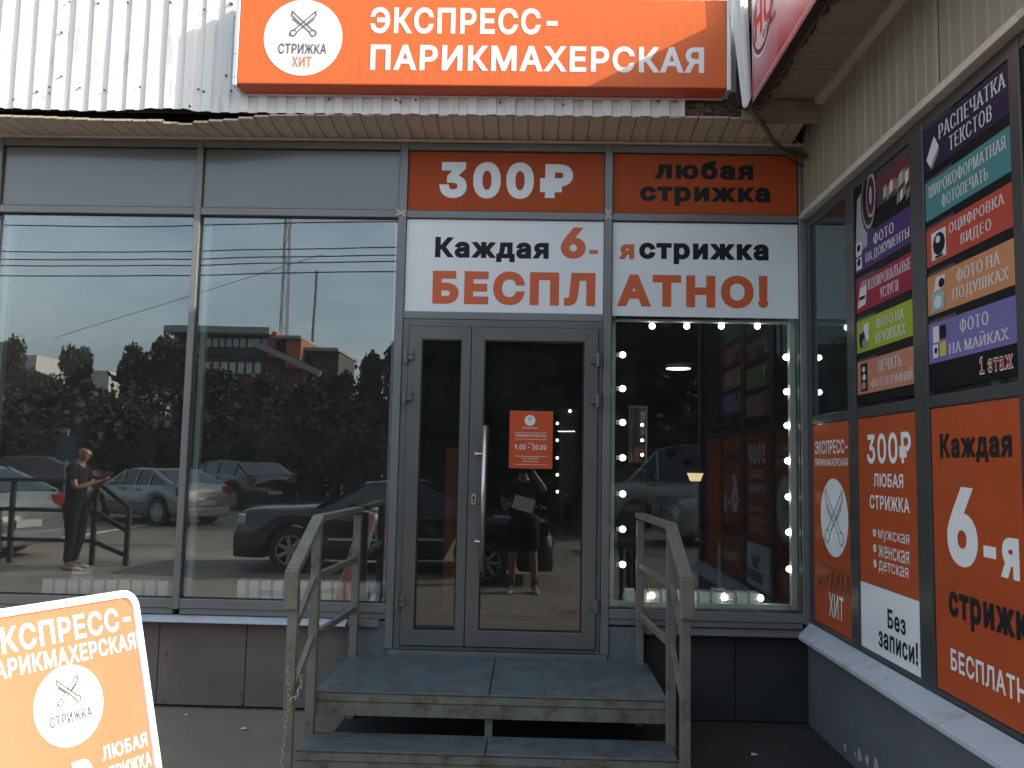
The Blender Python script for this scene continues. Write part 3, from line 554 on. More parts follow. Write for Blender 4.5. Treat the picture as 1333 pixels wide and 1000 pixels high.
# ================================================================== GROUND
obj('pavement', MB().box(-9, 9, -9.3, 6, -0.6, GZ), M['asphalt'], kind='structure')
obj('parking_lot', MB().box(-90, 90, -140, -9.3, -0.6, GZ - 0.012), M['lot'], kind='structure')
obj('ground', MB().add([(-900, -900, -0.03), (900, -900, -0.03), (900, 900, -0.03), (-900, 900, -0.03)], [(0, 1, 2, 3)]), mat('far_ground', (0.09, 0.085, 0.06), 0.9, 0, 0.3, 0.05), kind='structure')
obj('ground_shade_sheet', MB().box(0.80, 1.735, -4.2, 0.043, GZ - 0.05, GZ + 0.004), M['ground_shade'], kind='structure')  # added dark sheet painting the shade on the pavement right of the steps
obj('under_steps_shade_sheet', MB().box(-1.10, 0.796, -1.12, 0.043, GZ - 0.05, GZ + 0.004), M['ground_shade'], kind='structure')  # added dark sheet painting the shade beneath the treads
# low painted line on the lot
for i in range(7):
    x = -13 + i * 4.2
    obj('parking_line', MB().box(x, x + 0.1, -15.5, -10.5, GZ - 0.012, GZ - 0.008), M['white_film'], kind='structure')

# ================================================================== SHOP BUILDING
shop = thing('shop_building', 'grey glazed shopfront with white corrugated fascia above the hairdresser door', 'building', (-1.0, 0.5, GZ))
S = shop
# --- vertical mullions
X_V = [(-4.87, -4.825), (-3.56, -3.517), (-2.223, -2.181), (-0.885, -0.834), (0.449, 0.499), (1.693, 1.752)]
ZB, ZT = 0.70, 3.7215
for i, (a, b) in enumerate(X_V):
    obj('mullion', MB().box(a, b, -0.006, 0.09, ZB if i not in (3, 4) else 0.49, ZT), M['frame'], S, bevel=0.004)
# thin cover strip on each mullion
bays = [(X_V[0][1], X_V[1][0]), (X_V[1][1], X_V[2][0]), (X_V[2][1], X_V[3][0]), (X_V[3][1], X_V[4][0]), (X_V[4][1], X_V[5][0])]
for i, (a, b) in enumerate(bays):
    obj('top_rail', MB().box(a, b, 0, 0.09, 3.675, ZT), M['frame'], S, bevel=0.003)
    obj('transom', MB().box(a, b, 0, 0.09, 3.222, 3.270), M['frame'], S, bevel=0.004)
    if i != 3:
        obj('bottom_rail', MB().box(a, b, 0, 0.09, 0.706, 0.765), M['frame'], S, bevel=0.004)
        obj('lower_strip', MB().box(a, b, 0.012, 0.09, 0.668, 0.704), M['frame'], S, bevel=0.002)
    obj('spandrel', MB().box(a + 0.002, b - 0.002, 0.022, 0.04, 3.271, 3.674), M['spandrel'], S)
    # rubber gaskets round the panes read as dark hairlines
    g = MB()
    for z0, z1 in ((3.271, 3.674),) + (((0.766, 3.221),) if i != 3 else ()):
        g.box(a, a + 0.005, 0.014, 0.021, z0, z1).box(b - 0.005, b, 0.014, 0.021, z0, z1)
        g.box(a + 0.005, b - 0.005, 0.014, 0.021, z0, z0 + 0.005).box(a + 0.005, b - 0.005, 0.014, 0.021, z1 - 0.006, z1)
    obj('gasket', g, M['black_plastic'], S)
for i in (0, 1, 2, 4):
    a, b = bays[i]
    obj('window_pane', MB().box(a + 0.001, b - 0.001, 0.030, 0.036, 0.766, 3.221), M['glass_left'] if i < 4 else M['glass_right'], S)
    # pale inner reveal frame
    w = 0.035 if i < 4 else 0.038
    f = MB().box(a, a + w, 0.10, 0.15, 0.766, 3.2).box(b - w, b, 0.10, 0.15, 0.766, 3.2)
    if i == 4: f.box(a + w, b - w, 0.102, 0.15, 0.766, 0.80)
    if i == 4: f.box(a + w, b - w, 0.102, 0.15, 2.585, 2.60)
    obj('inner_frame', f, M['reveal'], S, bevel=0.003)
# mid rail above the door
obj('door_head_rail', MB().box(bays[3][0], bays[3][1], 0, 0.09, 2.560, 2.607), M['frame'], S, bevel=0.004)
obj('door_fanlight_panel', MB().box(bays[3][0] + 0.002, bays[3][1] - 0.002, 0.030, 0.036, 2.608, 3.221), M['spandrel'], S)
obj('top_light_panel', MB().box(bays[4][0] + 0.002, bays[4][1] - 0.002, 0.040, 0.046, 2.605, 3.221), M['spandrel'], S)

# --- flashing sills and base panels
obj('window_sill', MB().add([(-6.0, -0.055, 0.628), (-1.12, -0.055, 0.628), (-1.12, -0.055, 0.640), (-6.0, -0.055, 0.640), (-6.0, 0.03, 0.628), (-1.12, 0.03, 0.628), (-1.12, 0.03, 0.662), (-6.0, 0.03, 0.662)],
    [(0, 1, 2, 3), (3, 2, 6, 7), (4, 7, 6, 5), (0, 4, 5, 1), (0, 3, 7, 4), (1, 5, 6, 2)]), M['sill'], S, bevel=0.002)
obj('window_sill', MB().add([(0.72, -0.055, 0.628), (1.70, -0.055, 0.628), (1.70, -0.055, 0.640), (0.72, -0.055, 0.640), (0.72, 0.03, 0.628), (1.70, 0.03, 0.628), (1.70, 0.03, 0.662), (0.72, 0.03, 0.662)],
    [(0, 1, 2, 3), (3, 2, 6, 7), (4, 7, 6, 5), (0, 4, 5, 1), (0, 3, 7, 4), (1, 5, 6, 2)]), M['frame'], S, bevel=0.002)
xs = [-6.0]
x_ = at_y(206, 860, 0.05).x
seams = sorted([x_ + k * (at_y(320, 860, 0.05).x - x_) for k in range(-6, 2)] + [-1.13])
for a, b in zip(seams, seams[1:]):
    obj('base_panel', MB().box(a + 0.003, b - 0.003, 0.045, 0.06, GZ + 0.02, 0.627), M['base_panel'], S, bevel=0.001)
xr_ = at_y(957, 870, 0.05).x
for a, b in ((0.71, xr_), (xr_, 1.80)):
    obj('base_panel', MB().box(a + 0.003, b - 0.003, 0.045, 0.06, GZ + 0.015, 0.627), M['base_shaded'], S, bevel=0.001)
obj('base_wall', MB().box(-6, 1.9, 0.062, 0.3, GZ - 0.2, 0.668), M['dark_gap'], S)
scr = MB()
for u, v in ((315, 823), (314, 906), (315, 918), (217, 852), (214, 913), (440, 860)):
    p = at_y(u, v, 0.044); scr.lathe(p, (0, -1, 0), [(0.006, 0), (0.004, 0.004)], 8)
obj('screw', scr, M['black_plastic'], S)
obj('door_pier', MB().box(-1.125, -0.865, 0.012, 0.062, GZ, 0.655), M['plaster'], S)
obj('door_pier', MB().box(0.47, 0.715, 0.012, 0.062, GZ, 0.655), M['plaster'], S)
obj('pier_ledge', MB().box(-1.11, -0.92, -0.03, 0.012, 0.625, 0.668), M['frame'], S, bevel=0.003)
obj('threshold', MB().box(-0.86, 0.49, -0.02, 0.10, GZ, 0.487), M['plaster'], S, bevel=0.003)

# --- entrance door
dz_b, dz_t = 0.49, 2.558
xl = at_y(527, 640).x; xs_ = at_y(609.3, 640).x; xr = at_y(776.5, 640).x
door = obj('entrance_door', MB().box(-0.832, xl - 0.003, 0.002, 0.085, dz_b, dz_t).box(xr + 0.003, 0.447, 0.002, 0.085, dz_b, dz_t)
           .box(xl - 0.003, xr + 0.003, 0.003, 0.085, 2.512, dz_t).box(xl - 0.003, xr + 0.003, 0.003, 0.085, dz_b, dz_b + 0.022), M['door_metal'], S, bevel=0.003)
def leaf(x0, x1, gx0, gx1, gz0, gz1):
    z0, z1 = dz_b + 0.03, 2.508
    mb = MB()
    mb.prism([(x0, z0), (gx0, gz0), (gx0, gz1), (x0, z1)], XR, UZ, (0, -0.018, 0), (0, 0.06, 0))
    mb.prism([(x1, z0), (x1, z1), (gx1, gz1), (gx1, gz0)], XR, UZ, (0, -0.018, 0), (0, 0.06, 0))
    mb.prism([(x0, z0), (x1, z0), (gx1, gz0), (gx0, gz0)], XR, UZ, (0, -0.018, 0), (0, 0.06, 0))
    mb.prism([(x0, z1), (gx0, gz1), (gx1, gz1), (x1, z1)], XR, UZ, (0, -0.018, 0), (0, 0.06, 0))
    obj('leaf_frame', mb, M['door_metal'], door, bevel=0.0025)
    g = MB().box(gx0, gx0 + 0.008, -0.012, 0.03, gz0, gz1).box(gx1 - 0.008, gx1, -0.012, 0.03, gz0, gz1)
    g.box(gx0 + 0.008, gx1 - 0.008, -0.011, 0.03, gz0, gz0 + 0.008).box(gx0 + 0.008, gx1 - 0.008, -0.011, 0.03, gz1 - 0.008, gz1)
    obj('door_gasket', g, M['black_plastic'], door)
    mb2 = MB().box(gx0, gx1, 0.0, 0.006, gz0, gz1)
    return mb2
g1 = (at_y(544, 640).x, at_y(596.7, 640).x, at_y(570, 820).z, at_y(575, 442.5).z)
g2 = (at_y(626.8, 640).x, at_y(758.7, 640).x, at_y(690, 822).z, at_y(695, 444.5).z)
m1 = leaf(xl, xs_ - 0.003, *g1)
m2 = leaf(xs_ + 0.003, xr, *g2)
def tilt_pane(gx0, gx1, gz0, gz1, ay, ax, mt):
    """pane seated a fraction of a degree off true, as its reflections show"""
    cx, cz = (gx0 + gx1) / 2, (gz0 + gz1) / 2
    hx, hz = (gx1 - gx0) / 2 - 0.001, (gz1 - gz0) / 2 - 0.001
    a = Vector((cos(ay), sin(ay), 0)) ; u = Vector((0, sin(ax), cos(ax))); n = a.cross(u)
    mb = MB().obox((cx, 0.012, cz), a * hx, n * 0.003, u * hz)
    return obj('door_glass', mb, mt, door)
tilt_pane(*g1, radians(0.9), radians(-0.15), M['glass_door'])
tilt_pane(*g2, radians(0.30), radians(0.42), M['glass_door'])
obj('leaf_seal', MB().box(xs_ - 0.003, xs_ + 0.003, -0.012, 0.03, dz_b + 0.03, 2.508), M['black_plastic'], door)
for u, v in ((533.5, 464), (531.5, 517), (521.5, 785), (774.5, 469), (774, 522), (771.5, 789)):
    p = at_y(u, v, -0.03)
    s_ = 1 if u < 650 else -1
    mb = MB().box(p.x - 0.024, p.x + 0.024, -0.040, -0.018, p.z + 0.012, p.z + 0.042).box(p.x - 0.024, p.x + 0.024, -0.040, -0.018, p.z - 0.02, p.z + 0.009)
    mb.tube([(p.x - s_ * 0.022, -0.038, p.z - 0.042), (p.x - s_ * 0.022, -0.038, p.z + 0.044)], 0.013, 12)
    obj('hinge', mb, M['door_metal'], door, bevel=0.002)
ht, hb = at_y(631.5, 554, -0.07), at_y(629, 744, -0.07)
hd = obj('pull_handle', MB().tube([(ht.x, -0.075, ht.z), (ht.x, -0.075, hb.z)], 0.0155, 18), M['steel'], door, smooth=False)
for p in hd.data.polygons: p.use_smooth = len(p.vertices) == 4
for v in (591, 704.5):
    p = at_y(620, v, -0.02)
    mb = MB().tube([(p.x, -0.018, p.z), (p.x, -0.05, p.z), (ht.x, -0.073, p.z)], 0.008, 10)
    mb.lathe((p.x, -0.018, p.z), (0, -1, 0), [(0.014, 0), (0.013, 0.008)], 16)
    obj('handle_standoff', mb, M['steel'], door)
p = at_y(616.5, 650, -0.02)
lk = MB().prism([(0.016 * cos(a * pi / 8), (0.034 if sin(a * pi / 8) > 0 else -0.034) * 0.55 + 0.016 * sin(a * pi / 8)) for a in range(16)], XR, UZ, (p.x, -0.018, p.z), (0, -0.006, 0))
obj('lock_plate', lk, M['steel'], door, bevel=0.001)
obj('keyhole', MB().lathe((p.x, -0.0235, p.z + 0.01), (0, -1, 0), [(0.008, 0), (0.008, 0.002)], 14).box(p.x - 0.003, p.x + 0.003, -0.0255, -0.0235, p.z - 0.02, p.z + 0.01), M['black_plastic'], door)

# --- soffit boards and trims
obj('soffit_trim', MB().box(-6.0, 1.72, -0.03, 0.0, 3.7225, 3.7365), M['trim'], S, bevel=0.003)
BW = 0.0945
nb = int((1.74 + 6.0) / BW)
bmb = MB().add([(0, 0, 0), (BW - 0.012, 0, 0), (BW - 0.010, 0, 0.008), (BW - 0.001, 0, 0.009), (BW - 0.001, 0, 0.012), (0, 0, 0.012),
                (0, -0.325, 0), (BW - 0.012, -0.325, 0), (BW - 0.010, -0.325, 0.008), (BW - 0.001, -0.325, 0.009), (BW - 0.001, -0.325, 0.012), (0, -0.325, 0.012)],
               [(0, 1, 7, 6), (1, 2, 8, 7), (2, 3, 9, 8), (3, 4, 10, 9), (4, 5, 11, 10), (5, 0, 6, 11), (0, 5, 4, 3, 2, 1), (6, 7, 8, 9, 10, 11)])
bme = bmb.mesh('soffit_board'); bme.materials.append(M['soffit'])
b0 = None
sl = Vector(S.location)
for i in range(nb):
    x = -6.0 + i * BW
    SF = [(-6.0, 3.725), (-3.3, 3.733), (-2.86, 3.718), (-2.37, 3.712), (-2.25, 3.690), (-2.15, 3.704), (-2.04, 3.718), (-1.9, 3.729), (-1.66, 3.760), (-0.94, 3.768), (0.0, 3.775), (1.8, 3.772)]
    zf = next(b + (d - b) * (x - a) / (c - a) for (a, b), (c, d) in zip(SF, SF[1:]) if a <= x <= c)
    rx = -(zf - 3.738) / 0.325 + random.uniform(-0.006, 0.006)
    loc = Vector((x, -0.001, 3.738 + random.uniform(-0.001, 0.001))) - sl
    if b0 is None:
        b0 = bpy.data.objects.new('soffit_board', bme); COL.objects.link(b0); b0.parent = S; o = b0
    else: o = child_copy(b0, S)
    o.location = loc
    o.rotation_euler = (rx, random.uniform(-0.012, 0.012), random.uniform(-0.008, 0.008))
obj('canopy_void_board', MB().box(-6.0, 1.30, -0.285, -0.27, 3.79, 3.95), M['dark_gap'], S)
rub = MB()
random.seed(3)
xa, xb = at_y(888, 130, -0.3).x, 1.26
rub.box(xa - 0.02, xb, -0.300, -0.287, 3.795, 3.95)
for i in range(60):
    c = Vector((random.uniform(xa, xb), -0.302, random.uniform(3.798, 3.88)))
    r = random.uniform(0.008, 0.022)
    rub.obox(c, Vector((r, random.uniform(-.3, .3) * r, random.uniform(-.5, .5) * r)), Vector((0, r * 0.6, 0)), Vector((random.uniform(-.4, .4) * r, 0, r * 0.7)))
obj('rough_mortar', rub, M['rubble'], S)

# --- white corrugated fascia, sheet by sheet
def corr_sheet(x0, x1, y, zb_f, z1, period, depth, phase, jit=0.0):
    mb = MB(); xs = []; x = x0
    k = math.floor((x0 - phase) / period)
    pr = [(0.0, 0), (0.44, 0), (0.50, 1), (0.94, 1)]
    while True:
        for a, dpt in pr:
            xx = phase + (k + a) * period
            if x0 <= xx <= x1: xs.append((xx, dpt))
        k += 1
        if phase + k * period > x1: break
    xs = [(x0, xs[0][1])] + xs + [(x1, xs[-1][1])]
    rows = 7
    for r in range(rows):
        t = r / (rows - 1)
        for xx, dpt in xs:
            zz = zb_f(xx) * (1 - t) + z1 * t
            dy = jit * sin(xx * 17 + zz * 9) * sin(zz * 7 + xx * 3.3)
            mb.v.append(Vector((xx, y - dpt * depth + dy, zz)))
    n = len(xs)
    for r in range(rows - 1):
        for i in range(n - 1):
            mb.f.append((r * n + i, r * n + i + 1, (r + 1) * n + i + 1, (r + 1) * n + i))
    return mb
def fascia_bottom(x):
    tbl = [(-6.0, 3.788), (-3.3, 3.786), (-3.05, 3.779), (-2.68, 3.772), (-2.37, 3.794), (-2.2, 3.794), (-2.08, 3.775), (-1.5, 3.773), (0.0, 3.776), (0.9, 3.779), (1.3, 3.779)]
    for (a, b), (c, d) in zip(tbl, tbl[1:]):
        if a <= x <= c: return b + (d - b) * (x - a) / (c - a) + 0.0015 * sin(x * 71)
    return 3.778
xe = at_y(889, 140, -0.335).x
edges = [-6.0, -4.95, -3.90, -2.94, -2.03, -0.95, 0.05, xe]
for i, (a, b) in enumerate(zip(edges, edges[1:])):
    o = obj('corrugated_sheet', corr_sheet(a, b + 0.012, -0.325 - 0.0025 * (i % 2), fascia_bottom, 5.6, 0.118, 0.013, -0.01, 0.0035), M['white_sheet'], S)
    so = o.modifiers.new('thickness', 'SOLIDIFY'); so.thickness = 0.001; so.offset = -1
obj('fascia_end_sheet', corr_sheet(xe + 0.015, 1.26, -0.30, lambda x: 3.90, 5.6, 0.118, 0.013, -0.01, 0.002), M['white_sheet'], S)
scr = MB(); random.seed(11)
pts = [(80, 42), (80, 99), (104, 114), (64, 113), (64, 121), (166, 3), (90, 2), (182, 113), (258, 116), (294, 98), (301, 118), (266, 12), (302, 5), (48, 119), (17, 129), (247, 138),
       (300, 4), (128, 4), (515, 130), (521, 133), (541, 130), (651, 133), (733, 136), (857, 132), (879, 131), (428, 129), (136, 117), (222, 3), (265, 119)]
for u, v in pts:
    p = at_y(u, v, -0.346); scr.lathe(p, (0, -1, 0), [(0.0075, -0.006), (0.0075, 0.001), (0.004, 0.005)], 8)
obj('roofing_screw', scr, M['letter_grey'], S, kind='stuff')
obj('upper_wall', MB().box(-6.0, 1.4, -0.26, 0.0, 3.96, 5.6), M['dark_gap'], S)
obj('roof', MB().box(-6.05, 9.0, 0.0, 7.0, 5.61, 5.70), M['dark_gap'], S)
obj('back_wall', MB().box(-6.2, 8.5, 7.0, 7.2, GZ, 5.6), M['plaster'], S)
obj('side_wall', MB().box(8.5, 8.7, YENDW - 0.1, 7.2, GZ, 5.6), M['plaster'], S)
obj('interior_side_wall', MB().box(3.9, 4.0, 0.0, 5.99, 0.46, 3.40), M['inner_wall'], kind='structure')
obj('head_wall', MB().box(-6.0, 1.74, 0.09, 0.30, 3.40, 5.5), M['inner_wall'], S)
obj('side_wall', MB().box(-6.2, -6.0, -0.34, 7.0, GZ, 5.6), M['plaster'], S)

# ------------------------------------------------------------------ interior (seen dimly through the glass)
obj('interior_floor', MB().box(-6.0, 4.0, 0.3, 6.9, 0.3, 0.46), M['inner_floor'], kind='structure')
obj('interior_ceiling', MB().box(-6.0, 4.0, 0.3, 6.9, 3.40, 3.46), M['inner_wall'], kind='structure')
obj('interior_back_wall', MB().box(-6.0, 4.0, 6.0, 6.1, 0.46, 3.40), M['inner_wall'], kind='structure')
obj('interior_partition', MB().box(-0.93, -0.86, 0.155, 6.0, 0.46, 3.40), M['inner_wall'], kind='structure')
# hairdressing mirror wall and chairs
def radiator(u0, u1, vt, label):
    a, b = at_y(u0, vt, 0.13), at_y(u1, vt, 0.13)
    n = max(3, round((b.x - a.x) / 0.081)); w = (b.x - a.x) / n
    t = thing('radiator', label, 'radiator', ((a.x + b.x) / 2, 0.17, 0.46), 'white sectional radiators behind the shop windows')
    s0 = None
    for i in range(n):
        x = a.x + i * w
        mb = MB().box(x + 0.008, x + w - 0.008, 0.12, 0.22, 0.50, a.z - 0.008)
        mb.box(x + 0.012, x + w - 0.012, 0.115, 0.122, 0.56, a.z - 0.05)
        mb.box(x + 0.001, x + w - 0.001, 0.15, 0.19, 0.53, 0.57).box(x + 0.001, x + w - 0.001, 0.15, 0.19, a.z - 0.07, a.z - 0.03)
        obj('radiator_section', mb, M['white_paint'], t, bevel=0.008)
    mb = MB().box(a.x + 0.05, a.x + 0.08, 0.13, 0.21, 0.46, 0.50).box(b.x - 0.08, b.x - 0.05, 0.13, 0.21, 0.46, 0.50)
    obj('foot', mb, M['white_paint'], t)
radiator(55, 222, 751, 'white ribbed radiator behind the leftmost window, with a jar on it')
radiator(308, 497, 753, 'white ribbed radiator behind the middle window and the left handrail')
radiator(812, 990, 766, 'white ribbed radiator behind the bulb-framed window right of the door')
p = at_y(107.5, 752, 0.17)
jar = thing('jar', 'small pale lidded jar with a pink band standing on the leftmost radiator', 'jar', (p.x, 0.17, p.z))
obj('jar_body', MB().lathe((p.x, 0.17, p.z - 0.006), UZ, [(0.062, 0), (0.066, 0.008), (0.066, 0.045), (0.060, 0.055)], 28), M['white_paint'], jar, smooth=True)
obj('jar_band', MB().lathe((p.x, 0.17, p.z + 0.012), UZ, [(0.0672, 0), (0.0672, 0.018)], 28), flat('pink_band', (0.55, 0.28, 0.22)), jar, smooth=True)
obj('jar_lid', MB().lathe((p.x, 0.17, p.z + 0.049), UZ, [(0.069, 0), (0.069, 0.016), (0.06, 0.022)], 28), flat('jar_lid', (0.4, 0.42, 0.40)), jar)

# bulbs round the right window
def bulb(u, v, d, label):
    Y = 0.125; p = at_y(u, v, Y)
    t = thing('light_bulb', label, 'light bulb', p, 'round lit bulbs framing the right window')
    d = Vector(d)
    obj('bulb_socket', MB().lathe(p - d * 0.040, d, [(0.014, 0), (0.014, 0.022), (0.011, 0.026)], 14), M['white_paint'], t)
    prof = [(0.010, 0.0), (0.014, 0.005), (0.0175, 0.012), (0.0188, 0.019), (0.0175, 0.026), (0.013, 0.033), (0.006, 0.037), (0.001, 0.0375)]
    obj('bulb_globe', MB().lathe(p - d * 0.020, d, [(r_ * 1.08, h_ * 1.08) for r_, h_ in prof], 18), M['bulb'], t, smooth=True)
ORD = ['topmost', 'second', 'third', 'fourth', 'fifth', 'sixth', 'lowest']
for i, v in enumerate([462, 506, 550, 596, 643, 689, 735]):
    bulb(810.5, v, (1, 0, 0), '%s lit bulb%s of the left column in the right window' % (ORD[i], '' if i in (0, 6) else ' from the top'))
for i, v in enumerate([465, 510, 554, 600, 647, 693, 741]):
    bulb(1023.5 + i * 0.7, v, (-1, 0, 0), '%s lit bulb%s of the right column in the right window' % (ORD[i], '' if i in (0, 6) else ' from the top'))
for i, u in enumerate([849, 894, 939, 986]):
    bulb(u, 424.5, (0, 0, -1), '%s lit bulb in the row under the white banner' % ['leftmost', 'second', 'third', 'rightmost'][i])
for i, u in enumerate([848, 898, 943, 990]):
    bulb(u, 775.5 + i * 1.0, (0, 0, 1), '%s lit bulb in the row along the right window bottom' % ['leftmost', 'second', 'third', 'rightmost'][i])

# lamps and mirror deeper in
p = at_y(883, 480, 2.6)
t = thing('ceiling_lamp', 'round flat lit ceiling lamp seen through the right window', 'lamp', (p.x, 2.6, p.z))
obj('lamp_shade', MB().lathe((p.x, 2.6, p.z), UZ, [(0.122, 0), (0.125, 0.03), (0.05, 0.05)], 32), M['white_paint'], t)
obj('lamp_diffuser', MB().lathe((p.x, 2.6, p.z - 0.004), UZ, [(0.112, 0), (0.112, 0.003)], 32), M['lamp_disc'], t)
obj('lamp_rod', MB().tube([(p.x, 2.6, p.z + 0.05), (p.x, 2.6, 3.40)], 0.006, 8), M['black_plastic'], t)
p = at_y(905, 622, 2.2)
t = thing('table_lamp', 'small warm beige lamp glowing deep inside the right window', 'lamp', (p.x, 2.2, 0.46))
obj('lamp_shade', MB().lathe((p.x, 2.2, p.z - 0.03), UZ, [(0.045, 0), (0.072, 0.07)], 24), M['lamp_warm'], t, smooth=True)
obj('lamp_stand', MB().tube([(p.x, 2.2, 0.46), (p.x, 2.2, p.z - 0.03)], 0.012, 10).lathe((p.x, 2.2, 0.46), UZ, [(0.10, 0), (0.10, 0.015)], 20), M['inner_dark'], t)
# lit makeup mirror on the partition far inside
p0, p1 = at_y(821, 600, 3.0), at_y(840, 531, 3.0)
t = thing('makeup_mirror', 'tall narrow mirror with small bulbs deep inside the salon', 'mirror', ((p0.x + p1.x) / 2, 3.0, p0.z))
obj('mirror_frame', MB().box(p0.x - 0.02, p1.x + 0.02, 3.0, 3.03, p0.z - 0.02, p1.z + 0.02), M['reveal'], t)
obj('mirror_glass', MB().box(p0.x, p1.x, 2.992, 2.999, p0.z, p1.z), mat('mirror_silver', (0.5, 0.5, 0.5), 0.03, 1.0), t)
mb = MB()
for v in (553, 573, 592): q = at_y(836, v, 2.98); mb.lathe(q + Vector((0, 0, -0.015)), UZ, [(0.008, 0), (0.016, 0.012), (0.008, 0.028)], 10)
obj('mirror_bulb', mb, M['bulb'], t)
obj('mirror_leg', MB().box(p0.x, p0.x + 0.03, 3.0, 3.03, 0.46, p0.z - 0.02).box(p1.x - 0.03, p1.x, 3.0, 3.03, 0.46, p0.z - 0.02), M['inner_dark'], t)
# a second lit mirror seen through the main door leaf
pa, pb = at_y(728, 640, 1.6), at_y(752, 532, 1.6)
t = thing('wall_mirror', 'dark mirror edged with small bulbs seen through the door glass', 'mirror', ((pa.x + pb.x) / 2, 1.6, pa.z))
obj('mirror_board', MB().box(pa.x, pb.x, 1.6, 1.63, pa.z - 0.1, pb.z), M['inner_dark'], t)
mb = MB()
for u, v in ((725.5, 551), (725.5, 573), (725.5, 596), (725.5, 618), (725.5, 640), (742, 535)):
    q = at_y(u, v, 1.57); mb.lathe(q + Vector((0, 0, -0.012)), UZ, [(0.006, 0), (0.012, 0.010), (0.006, 0.022)], 10)
for i in range(14):
    q = at_y(727 + i * 1.6, 562 + 0.4 * (i % 2), 1.57); mb.lathe(q, UZ, [(0.002, 0), (0.003, 0.003), (0.002, 0.006)], 6)
obj('mirror_bulb', mb, M['bulb'], t)
obj('mirror_leg', MB().box(pa.x, pa.x + 0.03, 1.6, 1.63, 0.46, pa.z - 0.1).box(pb.x - 0.03, pb.x, 1.6, 1.63, 0.46, pa.z - 0.1), M['inner_dark'], t)
# orange pillar just inside the narrow leaf
p0, p1 = at_y(577, 700, 0.7), at_y(598, 700, 0.7)
o = obj('display_column', MB().box(p0.x, p1.x, 0.7, 0.78, 0.46, 1.75).box(p0.x - 0.02, p1.x + 0.02, 0.68, 0.80, 0.462, 0.49), flat('orange_column_paint', (0.60, 0.16, 0.05)), bevel=0.01)
tag(o, 'tall narrow orange column just inside the narrow door leaf', 'column')
# dark upholstered chairs and counter shapes inside
def salon_chair(x, y, lab):
    t = thing('salon_chair', lab, 'chair', (x, y, 0.46), 'dark salon chairs inside')
    obj('seat', MB().box(x - 0.25, x + 0.25, y - 0.25, y + 0.25, 0.93, 1.03), M['inner_dark'], t, bevel=0.03)
    obj('backrest', MB().box(x - 0.24, x + 0.24, y + 0.2, y + 0.28, 1.05, 1.62), M['inner_dark'], t, bevel=0.03)
    obj('pedestal', MB().lathe((x, y, 0.46), UZ, [(0.26, 0), (0.25, 0.03), (0.04, 0.06), (0.035, 0.47)], 24), M['steel'], t)
salon_chair(0.86, 2.4, 'dark salon chair at the left side of the right window')
salon_chair(1.9, 3.3, 'dark salon chair further back inside the right window')

# ================================================================== WING BUILDING (right)
wing = thing('wing_building', 'low shop wing on the right with grey-framed windows full of banners', 'building', (2.5, -1.8, GZ))
WX = 1.745
Wg = wing
YEND = -3.35
def wy(u, v=600): return at_x(u, v, WX).y
posts = [(0.0, wy(1059)), (wy(1108), wy(1118.5)), (wy(1196), wy(1214.5)), (-2.33, -2.40), (-3.02, -3.09)]
for a, b in posts:
    obj('mullion', MB().box(WX - 0.014, WX + 0.06, b, a - (0.004 if a == 0 else 0), 0.7155, 3.235), M['frame_wing'], Wg, bevel=0.004)
wb = [(posts[i][1], posts[i + 1][0]) for i in range(4)]
for i, (a, b) in enumerate(wb):
    obj('transom', MB().box(WX - 0.011, WX + 0.06, b, a, 1.925, 1.978), M['frame_wing'], Wg, bevel=0.004)
    obj('top_rail', MB().box(WX - 0.011, WX + 0.06, b, a, 3.175, 3.235), M['frame_wing'], Wg, bevel=0.004)
    obj('bottom_rail', MB().box(WX - 0.011, WX + 0.06, b, a, 0.7155, 0.738), M['frame_wing'], Wg, bevel=0.004)
    obj('window_pane', MB().box(WX + 0.000, WX + 0.006, b, a, 1.979, 3.174), M['glass_wing'], Wg)
    obj('lower_panel', MB().box(WX + 0.0, WX + 0.03, b, a, 0.739, 1.924), M['spandrel'], Wg)
# narrow clear window: pale inner reveal and dim room behind
a, b = wb[0]
obj('inner_frame', MB().box(WX + 0.10, WX + 0.14, a - 0.12, a, 1.98, 3.17).box(WX + 0.10, WX + 0.14, b, b + 0.05, 1.98, 3.17), M['reveal'], Wg)
obj('inner_screen', MB().box(2.5, 2.53, -0.05, -3.2, 0.46, 3.3), M['inner_wall'], Wg)
# corner post to the shopfront
obj('corner_post', MB().box(WX - 0.014, WX + 0.06, -0.003, 0.10, 0.66, 3.235), M['frame_wing'], Wg, bevel=0.003)
# sill
sx0, sx1 = 1.615, WX - 0.012
yc = -0.155
obj('window_sill', MB().add([(sx0, yc, 0.640), (sx0, YEND, 0.640), (sx0, YEND, 0.664), (sx0, yc, 0.664), (sx1, 0.0, 0.640), (sx1, YEND, 0.640), (sx1, YEND, 0.714), (sx1, 0.0, 0.714)],
    [(0, 3, 2, 1), (3, 7, 6, 2), (4, 5, 6, 7), (0, 1, 5, 4), (0, 4, 7, 3), (1, 2, 6, 5)]), M['sill'], Wg, bevel=0.003)
